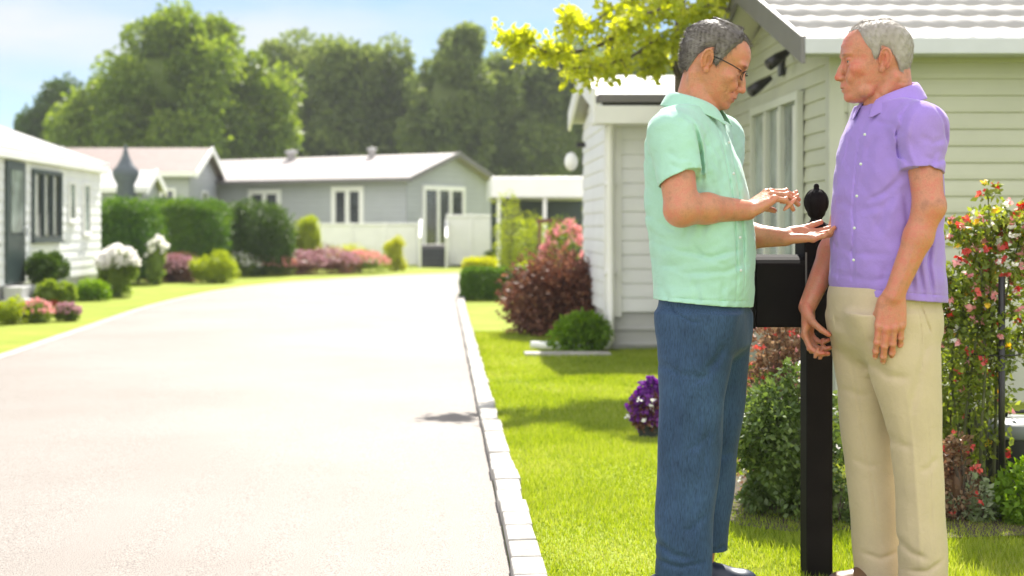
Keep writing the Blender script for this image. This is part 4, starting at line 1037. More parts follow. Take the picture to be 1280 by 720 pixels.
def loft(rows, F, S, p=2.3, pad=0.0):
    """rows: (z, cx, cy, front, back, half width); F,S: 2D front and side unit vectors"""
    rw = np.array(sorted(rows), float); F, S = A3(F), A3(S)
    zz = np.linspace(rw[0, 0], rw[-1, 0], 160)
    def sm(c):   # smooth interpolation
        v = np.interp(zz, rw[:, 0], rw[:, c]); k_ = np.ones(9) / 9; return np.convolve(np.pad(v, 4, 'edge'), k_, 'valid')
    T = [sm(c) for c in range(1, 6)]
    def fn(X, Y, Z):
        z = np.clip(Z, zz[0], zz[-1]); cx, cy, a, b, w_ = [np.interp(z, zz, t).astype(np.float32) for t in T]
        a = a + pad; b = b + pad; w_ = w_ + pad
        x, y = X - cx, Y - cy; u = x * F[0] + y * F[1]; v = x * S[0] + y * S[1]
        ra = np.where(u > 0, a, b); k_ = ((np.abs(u) / ra) ** p + (np.abs(v) / w_) ** p) ** (1 / p)
        d = (k_ - 1) * np.minimum(ra, w_)
        dz = np.maximum(zz[0] - Z, Z - zz[-1]); return np.where(dz > 0, np.sqrt(np.maximum(d, 0) ** 2 + dz ** 2) + np.minimum(d, 0) * 0, d) if True else d
    m = rw[:, 3:].max() + pad + .02
    lo = np.array([rw[:, 1].min() - m, rw[:, 2].min() - m, rw[0, 0]]); hi = np.array([rw[:, 1].max() + m, rw[:, 2].max() + m, rw[-1, 0]])
    return lo, hi, fn
def halfspace(p, n, lo, hi):
    p, n = A3(p), unit(A3([n]))[0]
    return lo, hi, lambda X, Y, Z: (X - p[0]) * n[0] + (Y - p[1]) * n[1] + (Z - p[2]) * n[2]
def crease(grid, pts, wdt, dep, dirn=None, maxd=None):
    """carve (dep>0) or raise (dep<0) a soft line along a 3D polyline; gaussian of distance"""
    pts = [A3(p) for p in pts]
    lo = np.min(pts, 0) - 3 * wdt; hi = np.max(pts, 0) + 3 * wdt
    def fn(X, Y, Z):
        best = None; n = len(pts) - 1
        for i in range(n):
            a, d = pts[i], pts[i + 1] - pts[i]; L2 = d @ d
            t = np.clip(((X - a[0]) * d[0] + (Y - a[1]) * d[1] + (Z - a[2]) * d[2]) / L2, 0, 1)
            q = (X - a[0] - t * d[0]) ** 2 + (Y - a[1] - t * d[1]) ** 2 + (Z - a[2] - t * d[2]) ** 2
            tt = (i + t) / n; amp = np.minimum(1, np.minimum(tt, 1 - tt) * 5 + (.25 if maxd is None else 1))
            v = amp * np.exp(-q / (wdt * wdt)); best = v if best is None else np.maximum(best, v)
        return dep * best
    grid.add(lo, hi, fn)
def ycrease(grid, pts, wdt, dep, yr, side=None):
    """crease projected through y (towards the camera): pts (x,z); applies for y in yr"""
    pts = [A3(p) for p in pts]; P = np.array(pts)
    lo = np.array([P[:, 0].min() - 3 * wdt, yr[0], P[:, 1].min() - 3 * wdt]); hi = np.array([P[:, 0].max() + 3 * wdt, yr[1], P[:, 1].max() + 3 * wdt])
    def fn(X, Y, Z):
        best = 0; n = len(pts) - 1
        for i in range(n):
            a, d = pts[i], pts[i + 1] - pts[i]; L2 = d @ d + 1e-9
            t = np.clip(((X - a[0]) * d[0] + (Z - a[1]) * d[1]) / L2, 0, 1); q = (X - a[0] - t * d[0]) ** 2 + (Z - a[1] - t * d[1]) ** 2
            tt = (i + t) / n; amp = np.clip(np.minimum(tt, 1 - tt) * 4 + .15, 0, 1)
            best = np.maximum(best, amp * np.exp(-q / (wdt * wdt)))
        return 1.35 * dep * best + 0 * Y
    grid.add(lo, hi, fn)
def wob(grid, amp, sc, seed, lo, hi, st=(1, 1, 1)):
    g = np.random.default_rng(seed); ks = g.normal(size=(7, 3)) * sc * np.array(st); ph = g.uniform(0, 6.28, 7)
    def fn(X, Y, Z):
        v = 0
        for k_, p_ in zip(ks, ph): v = v + np.sin(X * k_[0] + Y * k_[1] + Z * k_[2] + p_)
        return (amp / 3 * v).astype(np.float32)
    grid.add(lo, hi, fn)
def ax(lo, hi, step, fine=()):
    """coordinate array with finer zones: fine = [(a,b,step)]"""
    out = [lo]
    while out[-1] < hi:
        x = out[-1]; st = step
        for a, b, q in fine:
            if a - .01 <= x <= b: st = min(st, q)
        out.append(x + st)
    return np.array(out)

# ------------------------------------------------------------------ head
HEADW = [(-.118, .024), (-.112, .034), (-.10, .044), (-.085, .052), (-.065, .060), (-.04, .066), (-.015, .0705), (.01, .0725), (.035, .0745), (.06, .0735), (.08, .066), (.095, .054), (.104, .042), (.110, .029), (.114, .015), (.1165, .005)]
FRONT = [(-.118, .070), (-.113, .083), (-.106, .090), (-.098, .0915), (-.09, .0885), (-.08, .089), (-.068, .0915), (-.055, .0905), (-.04, .089), (-.02, .0865), (0, .0845), (.014, .0905), (.03, .094), (.05, .091), (.07, .081), (.085, .066), (.098, .048), (.106, .031), (.112, .014), (.1165, -.006)]
BACK = [(-.118, .045), (-.11, .02), (-.10, -.002), (-.085, -.03), (-.07, -.055), (-.05, -.074), (-.03, -.086), (0, -.097), (.03, -.102), (.055, -.099), (.075, -.087), (.09, -.074), (.101, -.058), (.108, -.044), (.113, -.030), (.1165, -.02)]
CEN = [(-.118, .055), (-.10, .038), (-.08, .02), (-.05, .004), (-.02, -.008), (.02, -.014), (.06, -.014), (.117, -.01)]
def build_head(G, c, f, u, s, sc=1.0, eye_open=.5, old=0.0, widen=1.0, chin=0.0, smile=0.0):
    """c centre; f forward, u up, s = left side unit vectors (world). All features in head-local F,S,U."""
    c, f, u, s = map(A3, (c, f, u, s)); Mx = np.array([f, s, u])
    def P(F_, S_, U_): return c + (f * F_ + s * S_ + u * U_) * sc
    tz = np.linspace(-.118, .1085, 200)
    def tab(t, smn=7):
        t = np.array(t); v = np.interp(tz, t[:, 0], t[:, 1]); return np.convolve(np.pad(v, smn // 2, 'edge'), np.ones(smn) / smn, 'valid')
    tw, tf, tb, tcn = tab(HEADW) * widen, tab(FRONT), tab(BACK), tab(CEN)
    tf = tf + chin * np.exp(-((tz + .102) / .014) ** 2)
    r = .15 * sc; lo, hi = c - r, c + r
    def skull(X, Y, Z):
        x, y, z = (X - c[0]) / sc, (Y - c[1]) / sc, (Z - c[2]) / sc
        a = x * f[0] + y * f[1] + z * f[2]; b = x * s[0] + y * s[1] + z * s[2]; h = x * u[0] + y * u[1] + z * u[2]
        hc = np.clip(h, tz[0], tz[-1]); w_, F_, B_, C_ = [np.interp(hc, tz, t) for t in (tw, tf, tb, tcn)]
        q = a - C_; ra = np.where(q > 0, F_ - C_, C_ - B_); p = np.where(q > 0, 2.35, 2.15)
        k_ = ((np.abs(q) / ra) ** p + (np.abs(b) / w_) ** p) ** (1 / p); d = (k_ - 1) * np.minimum(ra, w_) * .85
        dz = np.abs(h - hc); return np.where(dz > 0, np.sqrt(np.maximum(d, 0) ** 2 + dz ** 2), d) * sc
    G.union((lo, hi, skull), .006)
    S3 = lambda F_, S_, U_, ra, rb_, rc, k=.008, M=None: G.union(ellipsoid(P(F_, S_, U_), (ra * sc, rb_ * sc, rc * sc), Mx if M is None else M), k * sc)
    X3 = lambda F_, S_, U_, ra, rb_, rc, k=.008: G.cut(ellipsoid(P(F_, S_, U_), (ra * sc, rb_ * sc, rc * sc), Mx), k * sc)
    for t in (-1, 1):
        X3(.098, .032 * t, -.001, .02, .017, .012, .014)            # eye sockets
        X3(.099, .060 * t, -.042, .014, .018, .02, .02)             # hollow under cheekbones
        S3(.064, .047 * t, -.026, .015, .015, .013, .024)           # cheekbones
        S3(.080, .03 * t, .0205, .012, .021, .0065, .012)           # brow ridge
        S3(.0705, .0315 * t, -.0005, .0125, .0135, .0125, .003)     # eyeball under lids
        S3(.0775, .0315 * t, .0045, .009, .0145, .0055, .005)       # upper lid
        S3(.076, .0315 * t, -.0085, .008, .014, .004, .006)         # lower lid / bag
    G.union(capsule(P(.083, 0, .012), P(.098, 0, -.022), .0075 * sc, .008 * sc), .01 * sc)
    G.union(capsule(P(.097, 0, -.02), P(.108, 0, -.041), .0085 * sc, .0105 * sc), .010 * sc)
    for t in (-1, 1):
        S3(.0985, .0105 * t, -.0455, .0105, .0072, .0075, .005)     # nostril wings
        crease(G, [P(.100, .004 * t, -.0535), P(.106, .007 * t, -.0535)], .0028 * sc, .0022, maxd=1)
    G.union(capsule(P(.094, 0, -.052), P(.0935, 0, -.064), .007 * sc, .008 * sc), .008 * sc)
    # muzzle and lips
    S3(.078, 0, -.074, .021, .03, .02, .014)
    S3(.0965, 0, -.0695, .0065, .0185, .0045, .005); S3(.0945, 0, -.0805, .0065, .0165, .005, .005)
    crease(G, [P(.073, -.036, -.0715 + smile * 1.5), P(.083, -.027, -.0735 + smile), P(.096, -.012, -.0752), P(.1005, 0, -.075), P(.096, .012, -.0752), P(.083, .027, -.0735 + smile), P(.073, .036, -.0715 + smile * 1.5)], .0023 * sc, .0035 * sc, maxd=1)
    S3(.082, 0, -.103, .013, .018, .0125, .012)
    for t in (-1, 1):
        crease(G, [P(.101, .017 * t, -.044), P(.093, .03 * t, -.058), P(.084, .037 * t, -.074), P(.075, .037 * t, -.088)], .0042 * sc, .0022 * sc - .0002 * old)   # smile line
        S3(.079, .036 * t, -.05 + smile * .5, .012 + smile * .3, .012, .014, .012)
        crease(G, [P(.088, .018 * t, -.011), P(.083, .034 * t, -.0175), P(.074, .047 * t, -.012)], .003 * sc, .0018)
        # mouth corner, crow's feet, jowl
        for q in (-.006, .0, .006): crease(G, [P(.074, .05 * t, q * .6), P(.06, .062 * t, q * 1.7)], .0018, .0010 + .0003 * old)
        if old:
            crease(G, [P(.083, .029 * t, -.082), P(.078, .033 * t, -.1)], .005, .0012)
            crease(G, [P(.05, .06 * t, -.045), P(.045, .058 * t, -.075)], .006, .0018)
            S3(.04, .045 * t, -.092, .02, .012, .014, .015)
    for q in (.045, .058, .07): crease(G, [P(.075, -.045, q - .003), P(.094 - (q - .045) * .35, 0, q), P(.075, .045, q - .003)], .002, .0008 + .0004 * old)
    # ears
    for t in (-1, 1):
        e = P(-.012, (.0735) * t * widen, -.012)
        fa = unit(A3([f * .97 + s * t * -.1 + u * -.22]))[0]      # ear plane forward axis, tilted back
        ua_ = unit(A3([u * .97 + f * -.2 + s * t * .16]))[0]; na_ = np.cross(fa, ua_) * 1.0
        na_ = unit(A3([na_]))[0]; na_ = na_ if na_ @ (s * t) > 0 else -na_
        na_ = unit(A3([na_ * .9 + f * .38]))[0]; fa = unit(A3([np.cross(ua_, na_)]))[0]
        if fa @ f < 0: fa = -fa
        EM = np.array([fa, na_, ua_]); EP = lambda a, n, b: e + (fa * a + na_ * n + ua_ * b) * sc
        G.union(ellipsoid(EP(-.004, .004, .003), (.0175 * sc, .0065 * sc, .030 * sc), EM), .004)
        rim = [EP(.014 * math.cos(q) * (1 if math.cos(q) > 0 else 1.25) - .003, .0095, .029 * math.sin(q) + .006) for q in np.linspace(-.2, 4.1, 12)]
        for a, b in zip(rim[:-1], rim[1:]): G.union(capsule(a, b, .0033 * sc, .0033 * sc), .0025)
        G.union(ellipsoid(EP(.002, .006, -.025), (.0085 * sc, .0055 * sc, .0095 * sc), EM), .004)    # lobe
        G.cut(ellipsoid(EP(.0, .0105, .003), (.0088 * sc, .0062 * sc, .0165 * sc), EM), .003)
        G.union(ellipsoid(EP(.0105, .0075, -.006), (.003 * sc, .003 * sc, .006 * sc), EM), .003)      # tragus
        G.union(capsule(EP(-.006, .008, -.012), EP(-.007, .008, .014), .0026 * sc, .0026 * sc), .003)
    return P

# ------------------------------------------------------------------ hand
def build_hand(G, wrist, fwd, palmn, thumb_side, L=.185, curls=(.3, .35, .4, .45), thumb=(.5, .3, .2), splay=.09, k=.004, wr=(.029, .021), cupped=0.0, forearm=None, fscale=1.0, bend0=None, tspread=.75):
    """wrist: point; fwd: wrist->knuckles; palmn: direction the palm faces; thumb_side: +1/-1 times cross(fwd,palmn)"""
    f = unit(A3([fwd]))[0]; n = A3(palmn); n = unit(A3([n - (n @ f) * f]))[0]; t = np.cross(f, n) * thumb_side; w0 = A3(wrist); q = L / .185
    def P(a, b, c_): return w0 + (f * a + t * b + n * c_) * q
    # palm: four metacarpal flat capsules
    ks = [(.088, .030, 0), (.092, .0100, -.003), (.087, -.0100, -.002), (.079, -.0285, .003)]
    for i, (a, b, c_) in enumerate(ks):
        G.union(flatcap(P(.0, b * .5, 0), P(a - .008, b, c_ + cupped * abs(b) * .4), .0155 * q, .0125 * q, n, .86, .8), .010 * q)
    G.union(ellipsoid(P(.035, .024, .009), (.034 * q, .015 * q, .014 * q), np.array([f, t, n])), .012 * q)    # thumb ball
    G.union(ellipsoid(P(.04, -.022, .008), (.036 * q, .012 * q, .012 * q), np.array([f, t, n])), .012 * q)
    G.cut(ellipsoid(P(.058, .0, .02), (.026 * q, .018 * q, .010 * q), np.array([f, t, n])), .010 * q)
    lens = [(.043, .026, .021), (.048, .030, .022), (.044, .028, .022), (.034, .021, .020)]; rad = [.0096, .0099, .0095, .0085]
    tips = []
    for i, ((a, b, c_), ln, r_) in enumerate(zip(ks, lens, rad)):
        cu = curls[i] if hasattr(curls[i], '__len__') else (curls[i], curls[i] * 1.25, curls[i] * .8)
        ang = 0; p = P(a, b, c_); sp = splay * (1.5 - i); d0 = f * math.cos(sp) + t * math.sin(sp)
        G.union(ellipsoid(p - n * .002, (.0105 * q, .0095 * q, .0095 * q), np.array([f, t, n])), .006 * q)      # knuckle
        for j in range(3):
            ang += cu[j]; d = d0 * math.cos(ang) + n * math.sin(ang); p2 = p + d * ln[j] * q * fscale
            G.union(capsule(p, p2, r_ * q * (1 - .07 * j), r_ * q * (.93 - .09 * j)), .0024 * q if j else .006 * q)
            if j < 2: G.union(ellipsoid(p2 - n * .0, np.array([.008, .0093, .0088]) * q * r_ / .0088, np.array([d, t, n])), .003 * q)
            p = p2
        tips.append((p, d, d0 * -math.sin(ang) + n * math.cos(ang), r_ * q * .75))
    # thumb leaves the side of the palm near its base
    a0, a1, a2 = thumb; p = P(.018, .026, .006)
    d = unit(A3([f * math.cos(tspread) + t * math.sin(tspread) + n * a0]))[0]; p2 = p + d * .042 * q
    G.union(capsule(p, p2, .0145 * q, .0112 * q), .010 * q)
    d = unit(A3([d + n * a1 * .6 - t * a1 * .35]))[0]; p3 = p2 + d * .034 * q; G.union(capsule(p2, p3, .0108 * q, .0095 * q), .004 * q)
    d = unit(A3([d + n * a2 * .5 - t * a2 * .5]))[0]; p4 = p3 + d * .027 * q; G.union(capsule(p3, p4, .0098 * q, .0078 * q), .003 * q)
    tips.append((p4, d, n, .0075 * q))
    return tips, P

# ------------------------------------------------------------------ skin, cloth and hair materials
def cloth(name, col, weave=900, wr=.35, fuzz=.25, var=.05, stretch=None, lo=.82):
    m, nt, b = nmat(name)
    c = ramp(nt, noise(nt, 7, 4), [lc(col, 1 - var), lc(col, 1 + var)], [.35, .65])
    fine = noise(nt, weave, 2, stretch=stretch)
    mm = nt.nodes.new('ShaderNodeMixRGB'); mm.blend_type = 'MULTIPLY'; mm.inputs[0].default_value = 1
    fr_ = ramp(nt, fine, [(lo, lo, lo), (1, 1, 1)], [.3, .6]); nt.links.new(c, mm.inputs[1]); nt.links.new(fr_, mm.inputs[2])
    nt.links.new(mm.outputs[0], b.inputs['Base Color']); b.inputs['Roughness'].default_value = .85
    b.inputs['Sheen Weight'].default_value = fuzz; b.inputs['Sheen Roughness'].default_value = .4; b.inputs['Specular IOR Level'].default_value = .2
    n1 = bump(nt, b, noise(nt, 24, 5, .6, dist=.5), .45, .008)
    bump(nt, b, fine, .2, .0006, n1)
    return m
def skin(name, col, red, dark):
    m, nt, b = nmat(name)
    at = nt.nodes.new('ShaderNodeAttribute'); at.attribute_name = 'tone'; at.attribute_type = 'GEOMETRY'
    n = noise(nt, 30, 6, .68); c0 = ramp(nt, n, [lc(col, .74), col, red, (min(1, col[0] * 1.12), col[1] * 1.12, col[2] * 1.15)], [.3, .47, .6, .74])
    n2 = noise(nt, 420, 3); c1 = nt.nodes.new('ShaderNodeMixRGB'); c1.blend_type = 'MULTIPLY'; c1.inputs[0].default_value = 1
    nt.links.new(c0, c1.inputs[1]); nt.links.new(ramp(nt, n2, [(.84, .8, .8), (1, 1, 1)], [.3, .6]), c1.inputs[2])
    c2 = nt.nodes.new('ShaderNodeMixRGB'); c2.blend_type = 'MULTIPLY'; c2.inputs[0].default_value = 1
    nt.links.new(c1.outputs[0], c2.inputs[1]); nt.links.new(at.outputs['Color'], c2.inputs[2])
    nt.links.new(c2.outputs[0], b.inputs['Base Color'])
    b.inputs['Roughness'].default_value = .42; b.inputs['Specular IOR Level'].default_value = .5
    b.inputs['Subsurface Weight'].default_value = .22; b.inputs['Subsurface Radius'].default_value = (1, .35, .2); b.inputs['Subsurface Scale'].default_value = .006
    n0 = bump(nt, b, noise(nt, 55, 3, .6), .35, .003)
    n1 = bump(nt, b, noise(nt, 150, 4, .6), .4, .0025, n0)
    bump(nt, b, n2, .2, .0006, n1)
    return m
def tone(me, V, marks):
    """marks: (centre, radius, rgb multiplier) soft tone spots: pigment (lips, brows, nails), darker eye slits, painted shade in the mouth corner"""
    c = np.ones((len(V), 4), np.float32)
    for p, r, col in marks:
        p = A3(p)
        if hasattr(r, '__len__'): q = (((V - p) @ np.array(r[0]).T) / np.array(r[1])) ; d2 = (q ** 2).sum(1)
        else: d2 = ((V - p) ** 2).sum(1) / r ** 2
        w_ = np.clip(1.6 - 1.6 * d2, 0, 1)[:, None] if True else 0
        c[:, :3] = c[:, :3] * (1 - w_) + np.array(col) * w_ * c[:, :3]
    a = me.attributes.new('tone', 'FLOAT_COLOR', 'POINT'); a.data.foreach_set('color', c.ravel())
def hair_blades(roots, dirs, L, wd, g, curve=.3, down=None):
    n = len(roots); L = np.broadcast_to(L, n) * g.uniform(.6, 1.2, n); Lc = L[:, None]
    d = unit(dirs + g.normal(0, .11, (n, 3))); s = unit(np.cross(d, g.normal(size=(n, 3)))) * wd
    dn = (down if down is not None else np.array([[0, 0, -1.0]])) * curve
    m_ = roots + d * Lc * .5; t = roots + unit(d + dn) * Lc * 1.0
    V = np.stack([roots - s, roots + s, m_ + s * .8, m_ - s * .8, t + s * .15, t - s * .15], 1).reshape(-1, 3)
    b = np.arange(n)[:, None] * 6; F = np.concatenate([b + np.array([0, 1, 2, 3]), b + np.array([3, 2, 4, 5])])
    return V, F
def surf_pts(V, F, n, g, mask):
    """random points and normals on faces whose centre passes mask"""
    a, b, c, d = [V[F[:, i]] for i in range(4)]; cen = (a + b + c + d) / 4; k_ = mask(cen); F = F[k_]; cen = cen[k_]
    a, b, c, d = [V[F[:, i]] for i in range(4)]; nn = np.cross(c - a, d - b); ar = np.linalg.norm(nn, axis=1); i = g.choice(len(F), n, p=ar / ar.sum())
    u, v = g.uniform(0, 1, (2, n, 1)); P = (a[i] * (1 - u) + b[i] * u) * (1 - v) + (d[i] * (1 - u) + c[i] * u) * v
    return P, unit(nn[i])
# ------------------------------------------------------------------ the two men
def mk_person(label, D0, group=None):
    def P(px, py, dy=0.0): return W(px, py, D0 + dy)
    return P
def sect(P, D0, rows, yaw, cy=0.0):
    """rows: (py, x left, x right, half width) -> loft rows so that the outline spans those pixels"""
    out = []
    for r_ in rows:
        py, xl, xr, w_ = r_[:4]; c_ = r_[4] if len(r_) > 4 else cy
        z = W(0, py, D0 + c_)[2]; s_ = (D0 + c_) / FP; cx = ((xl + xr) / 2 - CX) * s_; hx = (xr - xl) / 2 * s_
        a = math.sqrt(max(hx ** 2 - (w_ * math.sin(yaw)) ** 2, (hx * .5) ** 2)) / math.cos(yaw); out.append((z, cx, D0 + c_, a, a, w_))
    return out
def arm(G, pts, rad, k=.02):
    for i in range(len(pts) - 1): G.union(capsule(pts[i], pts[i + 1], rad[i], rad[i + 1]), k)
def collar(parent, mat, c, F, S, rf, rs, zb, zf, hb=.032, outl=.045, tip=.075, gap=.16, lean=0.0, spread=.012):
    n = 40; V = []; rowsN = 5
    for j in range(n + 1):
        ph = -PI + gap + (2 * PI - 2 * gap) * j / n; t = abs(ph) / PI            # 0 back .. 1 front
        d = np.array([-F[0] * math.cos(ph) * rf + S[0] * math.sin(ph) * rs, -F[1] * math.cos(ph) * rf + S[1] * math.sin(ph) * rs])
        e = d / np.linalg.norm(d); z0 = zb + (zf - zb) * t ** 1.5; h = hb * (1 - .45 * t ** 3)
        o = outl + (tip - outl) * max(0, (t - .6) / .4) ** 1.6
        for rr, dz in ((.004, -.02), (0, 0), (-.003, h * .7), (.001, h), (.007, h - .003), (.014 + spread * .4, h - o * .5), (.02 + spread, h - o)):
            fwd = .012 * max(0, t - .7) / .3 if dz < h * .5 and rr > .005 else 0
            V.append((c[0] + d[0] + e[0] * rr + F[0] * fwd, c[1] + d[1] + e[1] * rr + F[1] * fwd, z0 + dz))
    k_ = 7; Fc = [(j * k_ + i, (j + 1) * k_ + i, (j + 1) * k_ + i + 1, j * k_ + i + 1) for j in range(n) for i in range(k_ - 1)]
    o = put('collar', np_mesh('collar', V, Fc), mat, parent, smooth=True)
    md = o.modifiers.new('thick', 'SOLIDIFY'); md.thickness = .003; md.offset = 1
    md = o.modifiers.new('sub', 'SUBSURF'); md.levels = 1; md.render_levels = 1
    return o
def hair_mask(V, c, f, s, u, sc, line):
    q = (V - c) / sc; a = q @ f; h = q @ u; return h > np.interp(a, [p[0] for p in line], [p[1] for p in line])
def hair_obj(body, HP, c, f, u, s, sc, line, padt, pads, mat, n, L, wd, seed, comb, nz=.003, step=.0022, curve=.25):
    r = .15 * sc
    G = Grid(np.arange(c[0] - r, c[0] + r, step), np.arange(c[1] - r, c[1] + r, step), np.arange(c[2] - r, c[2] + r, step))
    lo, hi, fn = HP.skull
    la, lh = [p[0] for p in line], [p[1] for p in line]
    X, Y, Z = np.meshgrid(*G.ax, indexing='ij', sparse=True)
    a = ((X - c[0]) * f[0] + (Y - c[1]) * f[1] + (Z - c[2]) * f[2]) / sc; h = ((X - c[0]) * u[0] + (Y - c[1]) * u[1] + (Z - c[2]) * u[2]) / sc
    b = np.abs((X - c[0]) * s[0] + (Y - c[1]) * s[1] + (Z - c[2]) * s[2]) / sc
    pad = .55 * pads + (.7 * padt - .55 * pads) * np.clip((h - .03) / .06, 0, 1)
    edge = h - np.interp(a, la, lh) + .006 * np.sin(b * 160 + a * 90)
    pad = pad * np.clip(edge / .02, 0, 1) ** .6 - .003 * (edge < 0)
    f0 = fn(X, Y, Z) - pad
    g = np.random.default_rng(seed)
    v = 0
    for i in range(8):
        k_ = g.normal(size=3) * 170; v = v + np.sin(X * k_[0] + Y * k_[1] + Z * k_[2] * .6 + g.uniform(0, 6))
    f0 = f0 + nz * v / 3
    G.f = np.maximum(f0, (-edge) * .8).astype(np.float32)
    inner = fn(X, Y, Z) + .006; G.f = np.maximum(G.f, -inner).astype(np.float32)
    V, F = G.mesh()
    Pt, N = surf_pts(V, F, n, g, lambda q: ((q - c) @ ((q - c).T[:, :1] * 0 + 1) >= -1).ravel() if False else np.ones(len(q), bool))
    out = (unit(Pt - c) * N).sum(1) > .1; Pt, N = Pt[out], N[out]
    d = unit(N * .13 + comb(Pt, N)); HV, HF = hair_blades(Pt - N * .002, d, L, wd, g, curve)
    V, F = join([(V, F), (HV, HF)])
    return put('hair', np_mesh('hair', V, F), mat, body, smooth=True)
def hair_material(name, cols, rough=.45):
    m, nt, b = nmat(name); g = nt.nodes.new('ShaderNodeNewGeometry'); n = noise(nt, 14, 2)
    mx = nt.nodes.new('ShaderNodeMath'); mx.operation = 'MULTIPLY_ADD'; mx.inputs[1].default_value = .55
    m2 = nt.nodes.new('ShaderNodeMath'); m2.operation = 'MULTIPLY_ADD'; m2.inputs[1].default_value = .5; m2.inputs[2].default_value = -.02
    nt.links.new(n, m2.inputs[0]); nt.links.new(g.outputs['Random Per Island'], mx.inputs[0]); nt.links.new(m2.outputs[0], mx.inputs[2])
    nt.links.new(ramp(nt, mx.outputs[0], cols), b.inputs['Base Color']); b.inputs['Roughness'].default_value = rough
    bump(nt, b, noise(nt, 300, 3), .5, .002); return m
M_nail = paint('nail', (.56, .33, .26), .3, .05, 30)
M_skinL = skin('skin_tan', (.53, .235, .13), (.55, .20, .12), 0)
M_skinR = skin('skin_ruddy', (.54, .225, .135), (.56, .18, .12), 0)
M_mint = cloth('mint_cotton', (.38, .63, .52)); M_mintin = cloth('mint_inside', (.2, .36, .3))
M_lilac = cloth('lilac_cotton', (.36, .24, .66))
M_jeans = cloth('blue_denim', (.04, .078, .15), 420, fuzz=.1, var=.22, stretch=(1, 1, .12), lo=.55)
M_khaki = cloth('khaki_twill', (.56, .455, .315), 900, fuzz=.15)
M_shoe = paint('navy_leather', (.02, .03, .06), .4, .2, 20); M_sole = paint('pale_rubber', (.6, .6, .58), .6, .1, 20)
M_tanshoe = paint('brown_leather', (.15, .08, .04), .4, .2, 20)
M_eye = paint('eye_white', (.45, .41, .38), .15, .03, 40); M_iris = paint('dark_iris', (.03, .025, .02), .15, .1, 40)
M_btn = paint('shirt_button', (.6, .66, .64), .3, .05, 60)

def shoe(parent, c, F, mat, L=.285):
    """c: ankle point on the ground, F: heel to toe"""
    F = unit(A3([F]))[0]; S = np.cross([0, 0, 1], F)
    h = c - F * .07; G = Grid(np.arange(c[0] - .26, c[0] + .26, .004), np.arange(c[1] - .2, c[1] + .2, .004), np.arange(0, .17, .004))
    Mx = np.array([F, S, [0, 0, 1]])
    for t, w_, hh in ((.0, .034, .045), (.06, .036, .05), (.12, .042, .042), (.19, .045, .032)):
        p = h + F * t; G.union(ellipsoid((p[0], p[1], .028 + hh * .35), (.05, w_, hh), Mx), .03)
    p = h + F * .05; G.union(capsule((p[0], p[1], .05), (p[0], p[1], .12), .043, .043), .03)
    lo = (c[0] - .3, c[1] - .3, 0); hi = (c[0] + .3, c[1] + .3, .03); G.f = np.maximum(G.f, (.022 - G.ax[2])[None, None, :]).astype(np.float32)
    V, Fc = G.mesh(); o = put('shoe', np_mesh('shoe', V, Fc), mat, parent, smooth=True)
    vs_ = []; n = 28
    for zz in (.0, .022):
        for i in range(n):
            a = 2 * PI * i / n; q = h + F * (.078 + (.135) * math.cos(a)) + S * (.040 + .008 * math.cos(a)) * math.sin(a); vs_.append((q[0], q[1], zz))
    MB().add(vs_, [tuple(range(n - 1, -1, -1)), tuple(range(n, 2 * n))] + [(i, (i + 1) % n, n + (i + 1) % n, n + i) for i in range(n)]).put('sole', M_sole, o)
    for k_ in range(4):
        q = h + F * (.085 + .018 * k_); zz = .083 - .006 * k_; MB().tube([tuple(q + S * .02 + np.array([0, 0, zz])), tuple(q + np.array([0, 0, zz + .008])), tuple(q - S * .02 + np.array([0, 0, zz]))], .0028, 6).put('lace', M_white, o, smooth=True)

